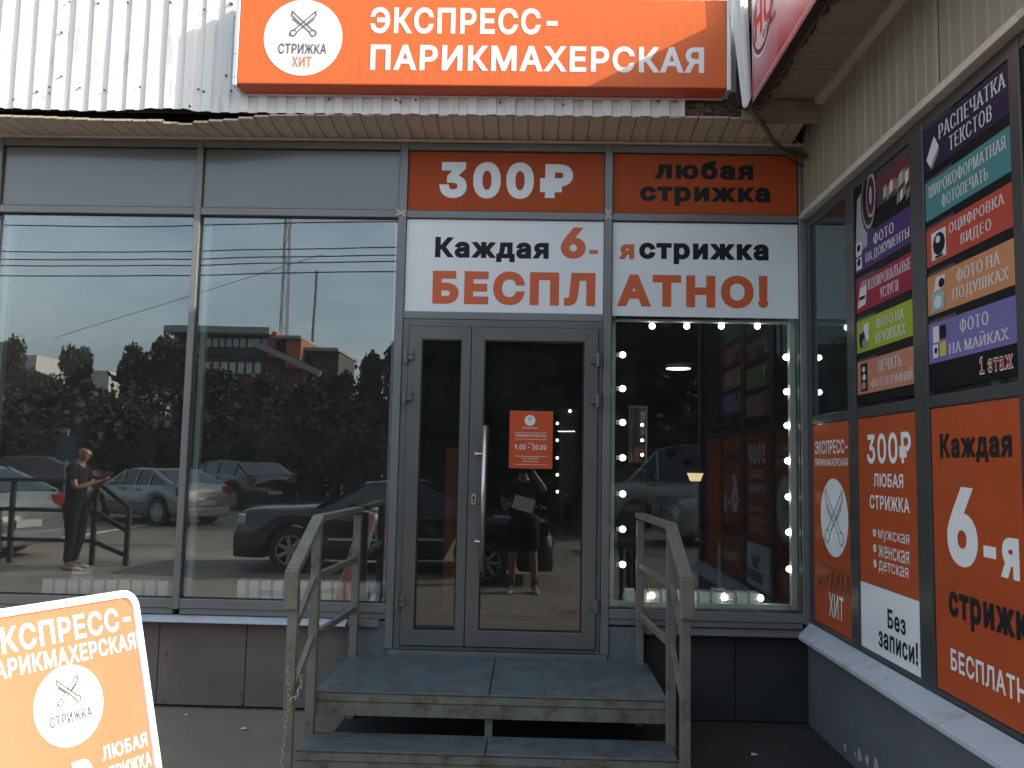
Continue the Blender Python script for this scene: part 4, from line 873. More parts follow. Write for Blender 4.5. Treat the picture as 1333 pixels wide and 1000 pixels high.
# plinth, with peeled patches near its foot
obj('plinth', MB().box(WX - 0.012, 2.2, YEND, 0.044, GZ - 0.3, 0.712), M['plaster'], Wg)
random.seed(5)
for u, v, r in ((1100, 973, 0.02), (1119, 985, 0.035), (1129, 990, 0.03), (1140, 996, 0.03), (1113, 982, 0.012), (1046.5, 870, 0.012), (1046.5, 893, 0.02)):
    p = at_x(u, v, WX - 0.013) 
    poly = [(r * random.uniform(.5, 1.1) * cos(a * pi / 6), r * random.uniform(.5, 1.2) * sin(a * pi / 6) * 1.1) for a in range(12)]
    obj('peeled_patch', MB().prism(poly, WR, UZ, (WX - 0.012, p.y, max(p.z, GZ + 0.02)), (-0.0015, 0, 0)), M['peel'], Wg)
# cladding above the windows
def wing_sheet(y0, y1, k):
    mb = MB(); per = 0.098; n = int((y0 - y1) / per); rows = 2
    ys = []
    for i in range(n + 1):
        for a, d in ((0, 0), (.62, 0), (.72, 1), (.9, 1)):
            y = y0 - (i + a) * per
            if y > y1: ys.append((y, d))
    ys.append((y1, 0))
    for z in (3.262, 3.90):
        for y, d in ys: mb.v.append(Vector((WX - 0.030 - 0.0035 * d - 0.002 * (k % 2), y, z)))
    n = len(ys)
    for i in range(n - 1): mb.f.append((i, i + 1, n + i + 1, n + i))
    o = obj('cladding_sheet', mb, M['beige_sheet'], Wg)
    so = o.modifiers.new('thickness', 'SOLIDIFY'); so.thickness = 0.001
ce = [-0.02, at_x(1108, 180, 1.71).y, at_x(1221, 50, 1.71).y, -2.75, YEND]
for k, (a, b) in enumerate(zip(ce, ce[1:])): wing_sheet(a, b + 0.004, k)
obj('cladding_base_trim', MB().box(WX - 0.060, WX + 0.0, YEND, -0.02, 3.236, 3.262).box(WX - 0.048, WX, YEND, -0.02, 3.262, 3.285), M['trim'], Wg, bevel=0.003)
obj('cladding_top_trim', MB().box(WX - 0.075, WX - 0.02, YEND, -0.38, 3.835, 3.875), M['trim'], Wg, bevel=0.003)
obj('cladding_corner_trim', MB().box(WX - 0.085, WX - 0.03, -0.38, -0.34, 3.76, 3.875), M['trim'], Wg, bevel=0.003)
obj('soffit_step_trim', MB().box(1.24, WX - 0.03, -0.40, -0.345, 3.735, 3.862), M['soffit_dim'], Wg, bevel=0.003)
wbm = MB().add([(1.335, 0, 0), (1.335, -0.088, 0), (1.335, -0.09, 0.008), (1.335, -0.099, 0.009), (1.335, -0.099, 0.012), (1.335, 0, 0.012),
                (1.74, 0, 0), (1.74, -0.088, 0), (1.74, -0.09, 0.008), (1.74, -0.099, 0.009), (1.74, -0.099, 0.012), (1.74, 0, 0.012)],
               [(0, 1, 7, 6), (1, 2, 8, 7), (2, 3, 9, 8), (3, 4, 10, 9), (4, 5, 11, 10), (5, 0, 6, 11), (0, 5, 4, 3, 2, 1), (6, 7, 8, 9, 10, 11)])
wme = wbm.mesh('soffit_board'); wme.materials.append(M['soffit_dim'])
w0 = None; wl = Vector(Wg.location); i = 0; y = -0.30
random.seed(9)
while y > YEND + 0.1:
    if w0 is None:
        w0 = bpy.data.objects.new('soffit_board', wme); COL.objects.link(w0); w0.parent = Wg; o = w0
    else: o = child_copy(w0, Wg)
    o.location = Vector((0, y, 3.865 + random.uniform(-0.002, 0.002))) - wl
    o.rotation_euler = (random.uniform(-0.01, 0.01), random.uniform(-0.004, 0.004), 0)
    y -= 0.1
obj('soffit_edge_board', MB().box(1.325, 1.345, YEND, -0.42, 3.80, 3.95), M['dark_gap'], Wg)
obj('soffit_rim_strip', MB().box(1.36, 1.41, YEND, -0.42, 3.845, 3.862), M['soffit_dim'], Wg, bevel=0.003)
obj('fascia_wall', MB().box(1.35, 1.40, YEND, -0.42, 3.88, 4.40), M['white_sheet'], Wg)
obj('roof', MB().box(1.30, 8.5, YEND, -0.02, 4.36, 4.42), M['dark_gap'], Wg)
obj('end_wall', MB().box(WX - 0.012, 8.5, YEND - 0.1, YEND, GZ, 4.42), M['plaster'], Wg)
obj('side_infill', MB().box(1.9, 8.5, -0.05, 0.3, 3.3, 5.5), M['plaster'], Wg)
obj('ceiling_board', MB().box(WX + 0.05, 8.5, YEND, -0.02, 3.30, 3.36), M['inner_wall'], Wg)
# white bent cover strip at the inner corner
c = [at_y(951, -30, -0.50), at_y(972, -30, -0.50), at_y(979, 126, -0.50), at_y(970, 141, -0.50), at_y(967, 138, -0.50), at_y(953, 20, -0.5)]
mb = MB().prism([(q.x, q.z) for q in c], XR, UZ, (0, -0.50, 0), (0, 0.012, 0))
obj('corner_cover_strip', mb, M['white_sheet'], Wg, bevel=0.003)
c = [at_y(960, -30, -0.515), at_y(966, -30, -0.515), at_y(977, 130, -0.515), at_y(972, 140, -0.515)]
obj('corner_cover_fold', MB().prism([(q.x, q.z) for q in c], XR, UZ, (0, -0.522, 0), (0, 0.02, 0)), M['white_sheet'], Wg, bevel=0.004)
obj('corner_board', MB().box(1.20, 1.262, -0.46, -0.40, 3.80, 4.4), M['dark_gap'], Wg)
random.seed(31)
rr = MB()
for i in range(90):
    y = random.uniform(YEND, -0.42); r = random.uniform(0.008, 0.026)
    rr.obox((random.uniform(1.325, 1.36), y, random.uniform(3.80, 3.87)), (r * .7, 0, 0), (0, r * 1.8, r * .3), (0, 0, r))
obj('soffit_edge_foam', rr, M['rubble'], Wg, kind='stuff')

# ================================================================== SIGN BOXES
sb_y0, sb_y1 = -0.460, -0.345
xL, xR_ = at_y(308, 60, sb_y0).x, at_y(948.5, 60, sb_y0).x
zb, zt = at_y(600, 113.5, sb_y0).z, at_y(600, -5, sb_y0).z
sign = thing('sign_box', 'long orange lightbox sign with white lettering above the shop door', 'sign', ((xL + xR_) / 2, -0.345, zb))
obj('sign_body', MB().box(xL + 0.01, xR_ - 0.01, sb_y0 + 0.012, sb_y1, zb + 0.01, zt - 0.01), M['silver_trim'], sign)
obj('sign_face', MB().box(xL + 0.012, xR_ - 0.012, sb_y0, sb_y0 + 0.010, zb + 0.012, zt - 0.012), M['orange_box'], sign, bevel=0.004)
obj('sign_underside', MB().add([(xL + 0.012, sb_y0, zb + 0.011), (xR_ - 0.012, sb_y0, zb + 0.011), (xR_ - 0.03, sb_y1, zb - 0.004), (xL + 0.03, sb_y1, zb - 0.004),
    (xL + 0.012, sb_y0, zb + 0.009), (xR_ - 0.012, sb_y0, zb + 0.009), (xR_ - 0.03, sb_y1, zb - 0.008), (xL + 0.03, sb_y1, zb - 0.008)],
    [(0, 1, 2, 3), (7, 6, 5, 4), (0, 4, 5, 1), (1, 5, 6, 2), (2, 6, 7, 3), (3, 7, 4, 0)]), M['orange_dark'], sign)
for x0, x1 in ((xL - 0.016, xL + 0.011), (xR_ - 0.011, xR_ + 0.016)):
    obj('side_profile', MB().box(x0, x1, sb_y0 - 0.004, sb_y1, zb - 0.004, zt), M['silver_trim'], sign, bevel=0.005)
obj('bottom_profile', MB().box(xL + 0.012, xR_ - 0.012, sb_y1 - 0.012, sb_y1 + 0.004, zb - 0.016, zb - 0.009), M['silver_trim'], sign)
scr = MB()
for v in (22, 70, 100):
    for u in (306, 951): scr.lathe(at_y(u, v, sb_y0 - 0.004), (0, -1, 0), [(0.004, 0), (0.003, 0.002)], 8)
obj('screw', scr, M['black_plastic'], sign)
FY = sb_y0 - 0.0015
def f_text(s, u0, u1, v0, v1, mt, parent, w=20, Y=None, track=0, label=None):
    """text on a plane parallel to the facade, filling the photo box u0..u1, v0..v1"""
    Y = FY if Y is None else Y
    vm = (v0 + v1) / 2; um = (u0 + u1) / 2
    x0, x1 = at_y(u0, vm, Y).x, at_y(u1, vm, Y).x
    z1, z0 = at_y(um, v0, Y).z, at_y(um, v1, Y).z
    return lettering(s, (x0, Y, z0), XR, UZ, x1 - x0, z1 - z0, mt, parent, w, track, label)
f_text('ЭКСПРЕСС-', 482, 726, 10, 44.5, M['letter_white'], sign, 34)
f_text('ПАРИКМАХЕРСКАЯ', 482, 916.5, 59.5, 93.5, M['letter_white'], sign, 34)
def logo(c, right, up, r, parent, disc_mat, ink, ink2, lift=0.0022, hit=True, th=1.0, raw=False, word=True):
    right, up = Vector(right), Vector(up); n = right.cross(up)
    c = Vector(c)
    obj('emblem_disc', disc_mb(c, right, up, r), disc_mat, parent, raw=raw)
    o_ = c + n * lift - right * r * 0.34 + up * r * 0.03
    obj('emblem_scissors', strokes_mb(SCISSORS, o_, right, up, r * 0.68, r * 0.66, r * 0.028 * th), ink, parent, raw=raw)
    if word:
        lettering('СТРИЖКА', c + n * lift - right * r * 0.61 - up * r * 0.43, right, up, r * 1.22, r * 0.27, ink, parent, 12, 20, raw=raw)
        if hit: lettering('ХИТ', c + n * lift - right * r * 0.245 - up * r * 0.77, right, up, r * 0.49, r * 0.27, ink2, parent, 12, 20, raw=raw)
cc = at_y(394.5, 49, FY)
logo(cc, XR, UZ, 54.2 / F_PX * (5.4 + FY), sign, M['letter_white'], M['letter_grey'], flat('pale_orange_ink', (0.62, 0.22, 0.13)))

# pink sign on the wing fascia
def pink_mat():
    mt, nt, b = new_mat('pink_print_face')
    L, N = nt.links, nt.nodes
    t = N.new('ShaderNodeTexCoord'); sp = N.new('ShaderNodeSeparateXYZ')
    L.new(t.outputs['Object'], sp.inputs[0])
    r = N.new('ShaderNodeValToRGB')
    mr = N.new('ShaderNodeMapRange'); mr.inputs['From Min'].default_value = 0.05; mr.inputs['From Max'].default_value = 1.0
    L.new(sp.outputs['Z'], mr.inputs['Value'])
    ns = N.new('ShaderNodeTexNoise'); ns.inputs['Scale'].default_value = 3.0
    L.new(t.outputs['Object'], ns.inputs['Vector'])
    ad = N.new('ShaderNodeMath'); ad.operation = 'ADD'
    mu = N.new('ShaderNodeMath'); mu.operation = 'MULTIPLY'; mu.inputs[1].default_value = 0.35
    L.new(ns.outputs['Fac'], mu.inputs[0]); L.new(mr.outputs[0], ad.inputs[0]); L.new(mu.outputs[0], ad.inputs[1])
    r.color_ramp.elements[0].position = 0.15; r.color_ramp.elements[0].color = (0.34, 0.02, 0.05, 1)
    r.color_ramp.elements[1].position = 0.50; r.color_ramp.elements[1].color = (0.72, 0.55, 0.62, 1)
    L.new(ad.outputs[0], r.inputs['Fac']); L.new(r.outputs['Color'], b.inputs['Base Color'])
    b.inputs['Roughness'].default_value = 0.3
    return mt
WSX = 1.262
psn = thing('wing_sign', 'pink and red printed sign with an oval emblem at the canopy corner', 'sign', (WSX, -1.8, 3.775))
obj('sign_face', MB().box(WSX, WSX + 0.06, YEND, -0.53, 3.775, 4.41), pink_mat(), psn)
obj('bottom_profile', MB().box(WSX - 0.002, WSX + 0.05, YEND, -0.53, 3.768, 3.776), M['dark_gap'], psn)
obj('white_rule', MB().box(WSX - 0.0015, WSX, YEND + 0.1, -0.58, 3.806, 3.811), M['letter_white'], psn)
def w_pt(u, v, X=WSX - 0.002): return at_x(u, v, X)
e = w_pt(992, 22)
def oval(ry, rz, X, mt, nm):
    n = 48
    obj(nm, MB().add([(X, e.y - ry * cos(2 * pi * i / n), e.z + rz * sin(2 * pi * i / n)) for i in range(n)], [tuple(range(n))]), mt, psn)
oval(0.22, 0.215, WSX - 0.002, M['letter_white'], 'oval_rim')
oval(0.205, 0.20, WSX - 0.003, flat('dark_cherry_ink', (0.16, 0.02, 0.03)), 'oval_ring')
oval(0.175, 0.17, WSX - 0.004, flat('pale_pink_ink', (0.70, 0.56, 0.60)), 'oval_field')
REDI = flat('bright_red_ink', (0.62, 0.03, 0.03))
def w_text(s, y0, y1, z0, z1, mt, parent, w=20, X=WX + 0.004, track=0, label=None, serif=False):
    """text on the wing plane: y0 is its left (far) end, y1 its right (near) end"""
    return lettering(s, (X, y0, z0), WR, UZ, y0 - y1, z1 - z0, mt, parent, w, track, label, serif=serif)
w_text('НО', e.y + 0.15, e.y - 0.22, e.z - 0.09, e.z + 0.13, REDI, psn, 40, X=WSX - 0.0055)
w_text('отли', e.y - 0.02, e.y - 0.26, e.z - 0.14, e.z - 0.10, M['letter_brown'], psn, 12, X=WSX - 0.0055)

# ================================================================== WINDOW BANNERS ON THE FACADE
BY = 0.020
def f_banner(u0, u1, v0, v1, mt, label, cat='banner', group=None, Y=BY, name='banner'):
    a = at_y(u0, (v0 + v1) / 2, Y); b = at_y(u1, (v0 + v1) / 2, Y); um = (u0 + u1) / 2
    z1, z0 = at_y(um, v0, Y).z, at_y(um, v1, Y).z
    t = thing(name, label, cat, ((a.x + b.x) / 2, Y, z0), group)
    obj('banner_sheet', MB().box(a.x, b.x, Y, Y + 0.002, z0, z1), mt, t)
    return t
bx = bays[3]; bx2 = bays[4]
G = 'printed panels over the shop door'
def f_banner_m(x0, x1, z0, z1, mt, label, Y=BY):
    t = thing('banner', label, 'banner', ((x0 + x1) / 2, Y, z0), G)
    obj('banner_sheet', MB().box(x0, x1, Y - 0.001, Y + 0.0015, z0, z1), mt, t)
    return t
TY = BY - 0.0022
t = f_banner_m(bx[0] + 0.006, bx[1] - 0.006, 3.276, 3.668, M['orange_shaded'], 'orange panel with a large grey 300 rouble price over the door')
f_text('300', 572, 695, 211, 258.5, M['white_film'], t, 62, TY)
f_text('₽', 703, 746, 214, 258, M['white_film'], t, 62, TY)
t = f_banner_m(bx2[0] + 0.006, bx2[1] - 0.006, 3.276, 3.668, M['orange_shaded'], 'orange panel with black words right of the price panel')
f_text('любая', 853, 980.5, 209.5, 234, M['letter_black'], t, 58, TY)
f_text('стрижка', 833, 1002.5, 243.5, 268.5, M['letter_black'], t, 58, TY)
t = f_banner_m(bx[0] + 0.004, bx[1] - 0.004, 2.611, 3.217, M['white_film'], 'white panel directly above the door with black and orange words')
f_text('Каждая', 566.4, 714.3, 309.5, 341, M['letter_black'], t, 54, TY)
f_text('6', 730, 762.6, 296, 337, M['letter_orange'], t, 60, TY)
f_text('-', 767, 778.2, 325.5, 330.5, M['letter_orange'], t, 20, TY)
f_text('БЕСПЛ', 563, 775, 353.5, 397.5, M['letter_orange'], t, 60, TY)
t = f_banner_m(bx2[0] + 0.002, bx2[1] - 0.002, 2.603, 3.217, M['white_film'], 'white panel above the bulb-framed window, right of the door panel')
f_text('я', 805.5, 825.6, 318, 337.5, M['letter_orange'], t, 60, TY)
f_text('стрижка', 832, 1000.5, 317, 344.5, M['letter_black'], t, 58, TY)
f_text('АТНО', 803, 981, 358, 400.5, M['letter_orange'], t, 60, TY)
f_text('!', 987, 1000, 359.5, 401, M['letter_orange'], t, 60, TY)

# orange notice on the door glass
nx0, nx1 = at_y(663, 572, -0.002).x, at_y(719.5, 572, -0.002).x
nz0, nz1 = at_y(690, 610, -0.002).z, at_y(690, 535, -0.002).z
t = thing('door_notice', 'small orange opening-hours notice stuck on the door glass', 'notice', ((nx0 + nx1) / 2, -0.003, nz0))
obj('notice_sheet', MB().box(nx0, nx1, -0.004, -0.0025, nz0, nz1), mat('notice_print', (0.58, 0.085, 0.02), 0.4, 0, 0.04, 8, emit=None), t)
DY = -0.0055
pc = at_y(690, 547.5, DY)
logo(pc, XR, UZ, 7.0 / F_PX * 5.39, t, M['letter_white'], M['letter_grey'], M['letter_grey'], word=False)
f_text('СТРИЖКАХИТ', 680, 700.5, 556, 558.6, M['letter_white'], t, 10, DY)
f_text('РЕЖИМ РАБОТЫ', 671.5, 711, 565.5, 569, M['letter_white'], t, 14, DY)
f_text('ЧАСЫ', 687, 694.5, 576.5, 578.5, M['letter_white'], t, 8, DY)
f_text('9.00 - 20.00', 670, 711.5, 579, 585.5, M['letter_white'], t, 24, DY)
f_text('БЕЗ ПЕРЕРЫВА', 680, 702, 596, 598, M['letter_white'], t, 6, DY)
f_text('БЕЗ ВЫХОДНЫХ', 681, 701, 600, 602, M['letter_white'], t, 6, DY)
for v in (563.2, 571.5, 593.8, 604.5):
    a, b = at_y(670, v, DY), at_y(711.5, v, DY)
    obj('ruled_line', MB().box(a.x, b.x, DY, DY + 0.0008, a.z - 0.0012, a.z + 0.0012), M['letter_white'], t)

# tape crosses on the mullions
TP = flat('aged_masking_tape', (0.45, 0.43, 0.38), 0.7)
def tape(u, v, ang, lab, n=2):
    p = at_y(u, v, -0.009)
    t = thing('tape_cross', lab, 'tape', p)
    for i in range(n):
        a = radians(ang + (-1) ** i * 30)
        obj('tape_strip', MB().obox(p + Vector((0, -0.001 * i, 0)), Vector((cos(a), 0, sin(a))) * 0.036, Vector((0, 0.0006, 0)), Vector((-sin(a), 0, cos(a))) * 0.008), TP, t)
tape(792, 279, 90, 'crossed tape strips on the mullion between the two orange panels')
tape(522, 277, 0, 'small dirty tape strips on the mullion left of the orange panel')

# ================================================================== WING BANNERS
XB = WX - 0.005
def w_banner(y0, y1, z0, z1, mt, label, cat='banner', group=None):
    t = thing('banner', label, cat, (XB, (y0 + y1) / 2, z0), group)
    obj('banner_sheet', MB().box(XB, XB + 0.003, y1, y0, z0, z1), mt, t)
    return t
GL = 'lower orange banners in the wing windows'
TX = XB - 0.0015
y0, y1 = wb[0]
y0 -= 0.004; y1 += 0.004
t = w_banner(y0, y1, 0.743, 1.921, M['orange_shaded'], 'narrow orange banner with white scissors emblem nearest the corner', group=GL)
yc_ = wy(1086); hw = (y0 - y1) / 2
w_text('ЭКСПРЕСС-', y0 - 0.045, y1 + 0.03, 1.742, 1.822, M['letter_white'], t, 18, TX)
w_text('ПАРИКМАХЕРСКАЯ', y0 - 0.045, y1 + 0.03, 1.672, 1.715, M['letter_white'], t, 10, TX)
logo((TX, yc_, 1.378), WR, UZ, 0.222, t, M['letter_white'], M['letter_grey'], M['letter_white'], word=False, th=1.3)
for L_ in [c for c in t.children if c.name.startswith('emblem_scissors')]: bpy.data.objects.remove(L_)
obj('emblem_scissors', strokes_mb(SCISSORS, Vector((TX - 0.001, yc_ + 0.155, 1.225)), WR, UZ, 0.31, 0.31, 0.007), M['letter_grey'], t)
w_text('СТРИЖКА', y0 - 0.075, y1 + 0.02, 0.962, 1.102, M['letter_brown'], t, 12, TX)
w_text('ХИТ', yc_ + 0.10, yc_ - 0.13, 0.815, 0.945, M['letter_white'], t, 8, TX)
y0, y1 = wb[1]
y0 -= 0.004; y1 += 0.004
t = w_banner(y0, y1, 1.078, 1.921, M['orange_shaded'], 'orange banner with price and haircut list, in the second wing bay', group=GL)
yy = lambda u: wy(u)
w_text('300₽', yy(1130.5), yy(1188), 1.685, 1.835, M['letter_white'], t, 30, TX)
w_text('ЛЮБАЯ', yy(1138.5), yy(1177), 1.570, 1.637, M['letter_white'], t, 24, TX)
w_text('СТРИЖКА', yy(1133), yy(1184.5), 1.458, 1.528, M['letter_white'], t, 24, TX)
for s_, u1, zc, zl in (('мужская', 1183, 1.338, 0.0), ('женская', 1182.5, 1.262, 0.0), ('детская', 1181, 1.186, 0.0)):
    w_text(s_, yy(1143), yy(u1), zc - 0.038, zc + 0.022, M['letter_white'], t, 2, TX)
    q = Vector((TX, yy(1138.3), zc))
    obj('bullet_dot', disc_mb(q, WR, UZ, 0.020, 0, 20), M['letter_white'], t)
    obj('bullet_tick', strokes_mb([[(0.2, 0.5), (0.45, 0.75), (0.85, 0.2)]], q + Vector((-0.001, 0.012, -0.012)), WR, UZ, 0.024, 0.024, 0.005), M['orange'], t)
t = w_banner(y0, y1, 0.743, 1.074, M['white_film'], 'white notice under the price list in the second wing bay', group=GL)
w_text('Без', yy(1153), yy(1176), 0.895, 0.988, M['letter_black'], t, 32, TX)
w_text('записи!', yy(1141), yy(1191), 0.785, 0.888, M['letter_black'], t, 32, TX)
y0, y1 = wb[2]
y0 -= 0.004; y1 += 0.004
t = w_banner(y0, y1, 0.743, 1.921, M['orange_shaded'], 'widest orange banner with a huge white six, at the right edge', group=GL)
w_text('Каждая', yy(1226), yy(1320), 1.690, 1.812, M['letter_black'], t, 50, TX)
w_text('6', yy(1232.5), yy(1272), 1.272, 1.592, M['letter_white'], t, 58, TX)
w_text('-я', yy(1279), yy(1325), 1.270, 1.418, M['letter_white'], t, 58, TX)
w_text('стрижка', yy(1232), yy(1352), 1.032, 1.165, M['letter_black'], t, 54, TX)
w_text('БЕСПЛАТНО!', yy(1233), yy(1352), 0.845, 0.932, M['letter_white'], t, 26, TX)
y0, y1 = wb[3]
t = w_banner(y0 - .004, y1 + .004, 0.743, 1.921, M['orange_shaded'], 'plain orange banner beyond the right edge of the wing', group=GL)

BLK = flat('black_banner_print', (0.006, 0.006, 0.007), 0.5, spec=0.2)
CL = dict(purple=(0.075, 0.035, 0.16), crimson=(0.33, 0.015, 0.05), green=(0.34, 0.45, 0.03), salmon=(0.55, 0.23, 0.14),
          navy=(0.018, 0.016, 0.055), teal=(0.075, 0.26, 0.27), red=(0.50, 0.075, 0.045), apricot=(0.60, 0.27, 0.12), lilac=(0.19, 0.17, 0.42))
STR = {k: flat(k + '_strip_print', tuple(c * 0.85 for c in v), 0.5, spec=0.25) for k, v in CL.items()}
SER = flat('pale_serif_ink', (0.62, 0.60, 0.62), 0.5)
DIM = flat('shadow_strip_print', (0.05, 0.045, 0.05), 0.4)
def strip(t, y0, y1, z0, z1, key, lines, pic=None):
    obj('colour_strip', MB().box(TX, TX + 0.001, y1, y0, z0, z1), STR[key], t)
    ymid = y0 - (y0 - y1) * 0.36
    obj('strip_shadow', MB().box(TX + 0.0002, TX + 0.0012, ymid, y0 - 0.01, z1, z1 + 0.014), DIM, t)
    h = z1 - z0; n = len(lines)
    for i, (s_, a, b) in enumerate(lines):
        zc = z1 - h * ((i + 0.5) / n * 0.86 + 0.07) ; hh = h * 0.32
        w_text(s_, y0 - (y0 - y1) * a, y0 - (y0 - y1) * b, zc - hh / 2, zc + hh / 2, SER, t, 26, TX - 0.001, track=30, serif=True)
    if pic: pic(t, y0, y1, z0, z1)
def picture(shapes):
    def f(t, y0, y1, z0, z1):
        w = (y0 - y1); h = z1 - z0
        for k, (mt, poly) in enumerate(shapes):
            P = [(a * w, b * h) for a, b in poly]
            obj('strip_picture', MB().prism(P, WR, UZ, (TX - 0.0006 * (k + 1), y0, z0), (-0.0003, 0, 0)), mt, t)
    return f
W_, K_, G_ = SER, BLK, flat('mid_grey_ink', (0.25, 0.25, 0.25))
def R4(a, b, c, d): return [(a, b), (c, b), (c, d), (a, d)]
def O8(cx, cy, rx, ry): return [(cx + rx * cos(k * pi / 5), cy + ry * sin(k * pi / 5)) for k in range(10)]
y0, y1 = wb[1]; y0 -= 0.004; y1 += 0.004
GU = 'upper black photo-service banners in the wing windows'
t = w_banner(y0, y1, 2.00, 3.172, BLK, 'black photo banner with a camera lens above purple, red and green strips', group=GU)
strip(t, y0 - .01, y1, 2.703, 2.880, 'purple', [('ФОТО', .36, .72), ('НА ДОКУМЕНТЫ', .20, .97)], picture([(W_, R4(.02, .08, .13, .44)), (W_, R4(.02, .5, .13, .9)), (K_, O8(.075, .3, .035, .12)), (K_, O8(.075, .74, .035, .12))]))
strip(t, y0 - .01, y1, 2.487, 2.660, 'crimson', [('КОПИРОВАЛЬНЫЕ', .24, .98), ('УСЛУГИ', .46, .78)], picture([(W_, [(.03, .12), (.19, .18), (.22, .75), (.08, .72)]), (G_, [(.08, .72), (.22, .75), (.24, .92), (.12, .92)]), (K_, R4(.07, .36, .18, .46))]))
strip(t, y0 - .01, y1, 2.270, 2.440, 'green', [('ФОТО НА', .38, .86), ('КРУЖКАХ', .36, .88)], picture([(W_, R4(.14, .3, .24, .85)), (K_, O8(.11, .4, .06, .28)), (G_, O8(.16, .25, .05, .15)), (flat('skin_ink', (.5, .3, .2)), O8(.10, .7, .035, .12))]))
strip(t, y0 - .01, y1, 2.048, 2.222, 'salmon', [('ПЕЧАТЬ', .40, .80), ('ФОТОГРАФИЙ', .27, .97)], picture([(K_, R4(.07, .08, .20, .92)), (W_, O8(.13, .74, .03, .09)), (W_, O8(.14, .5, .035, .10)), (G_, O8(.13, .25, .045, .12))]))
# camera lens photo and film strip
def wyz(u, v): 
    q = at_x(u, v, TX); return q.y, q.z
cy_, cz_ = wyz(1131, 257)
w_text('ФОТОУСЛУГИ', *(wyz(1139, 215)[0], wyz(1183, 215)[0]), 3.055, 3.125, M['letter_red'], t, 10, TX - 0.002)
obj('grey_header', MB().box(TX, TX + 0.001, y1, y0 - 0.12, 2.98, 3.165), flat('dark_plum_print', (0.045, 0.035, 0.045)), t)
LENS = [(0.105, 0.185, flat('lens_black', (0.012, 0.012, 0.014), 0.25)), (0.09, 0.165, flat('lens_grey', (0.30, 0.30, 0.31), 0.3)), (0.082, 0.150, flat('lens_black2', (0.01, 0.01, 0.012), 0.25)),
        (0.058, 0.115, flat('lens_rim', (0.36, 0.34, 0.37), 0.3)), (0.05, 0.10, flat('lens_plum', (0.05, 0.025, 0.05), 0.2)), (0.018, 0.05, flat('lens_glint', (0.35, 0.30, 0.40), 0.3))]
obj('camera_print', MB().prism([(0, 0), (0.16, 0.02), (0.16, 0.36), (0.03, 0.30)], WR, UZ, (TX - 0.0004, y0 - 0.015, 2.80), (-0.0003, 0, 0)), LENS[1][2], t)
for k, (ry, rz, mt) in enumerate(LENS):
    n = 32; cx_ = cy_ - (0.03 if k > 2 else 0)
    obj('lens_print', MB().prism([(ry * cos(2 * pi * i / n), rz * sin(2 * pi * i / n)) for i in range(n)], WR, UZ, (TX - 0.001 - 0.0005 * k, cx_, cz_), (-0.0004, 0, 0)), mt, t)
FC = [flat('film_frame_%s' % n_, c_) for n_, c_ in (('sand', (.45, .36, .25)), ('blue', (.15, .22, .30)), ('pale', (.55, .55, .50)), ('rust', (.30, .14, .08)), ('olive', (.16, .19, .10)))]
random.seed(2)
for i in range(9):
    u = 1150 + i * 4.1; v = 253 - i * 3.4 + (4 if i % 3 == 1 else 0)
    a_, b_ = wyz(u, v); 
    obj('film_frame', MB().prism([(0, 0), (0.035, 0.012), (0.040, 0.075), (0.004, 0.06)], WR, UZ, (TX - 0.0012 - 0.0002 * i, a_, b_ - 0.03), (-0.0002, 0, 0)), FC[i % 5], t)
    if i > 3: obj('film_frame', MB().prism([(0, 0), (0.03, 0.012), (0.034, 0.06), (0.004, 0.05)], WR, UZ, (TX - 0.0012 - 0.0002 * i, a_ - 0.01, b_ - 0.095 - 0.01 * (i % 2)), (-0.0002, 0, 0)), FC[(i + 2) % 5], t)
y0, y1 = wb[2]; y0 -= 0.004; y1 += 0.004
t = w_banner(y0, y1, 2.00, 3.172, BLK, 'black photo banner with teal, red, apricot and lilac strips at the right edge', group=GU)
strip(t, y0, y1, 2.97, 3.168, 'navy', [('РАСПЕЧАТКА', .20, .97), ('ТЕКСТОВ', .33, .82)], picture([(W_, [(.03, .30), (.14, .72), (.20, .42), (.08, .08)]), (G_, [(.08, .08), (.20, .42), (.20, .30), (.10, .0)])]))
strip(t, y0, y1, 2.752, 2.925, 'teal', [('ШИРОКОФОРМАТНАЯ', .05, .95), ('ФОТОПЕЧАТЬ', .22, .76)])
strip(t, y0, y1, 2.545, 2.712, 'red', [('ОЦИФРОВКА', .30, .92), ('ВИДЕО', .44, .78)], picture([(W_, R4(.07, .12, .26, .85)), (K_, O8(.17, .5, .08, .3)), (W_, O8(.16, .62, .03, .1)), (K_, R4(.12, .14, .22, .2))]))
strip(t, y0, y1, 2.330, 2.502, 'apricot', [('ФОТО НА', .38, .86), ('ПОДУШКАХ', .32, .94)], picture([(W_, [(.08, .55), (.22, .6), (.24, .9), (.12, .92)]), (K_, O8(.19, .72, .04, .12)), (flat('pillow_blue_ink', (.22, .42, .48)), R4(.06, .06, .22, .52)), (W_, O8(.14, .28, .05, .16))]))
strip(t, y0, y1, 2.118, 2.292, 'lilac', [('ФОТО', .40, .72), ('НА МАЙКАХ', .26, .92)], picture([(W_, R4(.06, .50, .14, .9)), (K_, R4(.15, .55, .23, .88)), (flat('yellow_shirt_ink', (.5, .45, .08)), R4(.15, .12, .23, .48)), (W_, R4(.06, .12, .13, .45)), (K_, O8(.10, .3, .02, .08))]))
w_text('1 этаж', yy(1281), yy(1326), 2.028, 2.098, M['letter_white'], t, 50, TX)
w_text('1 этаж', yy(1281.8), yy(1325.4), 2.033, 2.094, M['letter_red'], t, 12, TX - 0.001)
y0, y1 = wb[3]
t = w_banner(y0 - .004, y1 + .004, 2.00, 3.172, BLK, 'plain black banner beyond the right edge of the wing', group=GU)

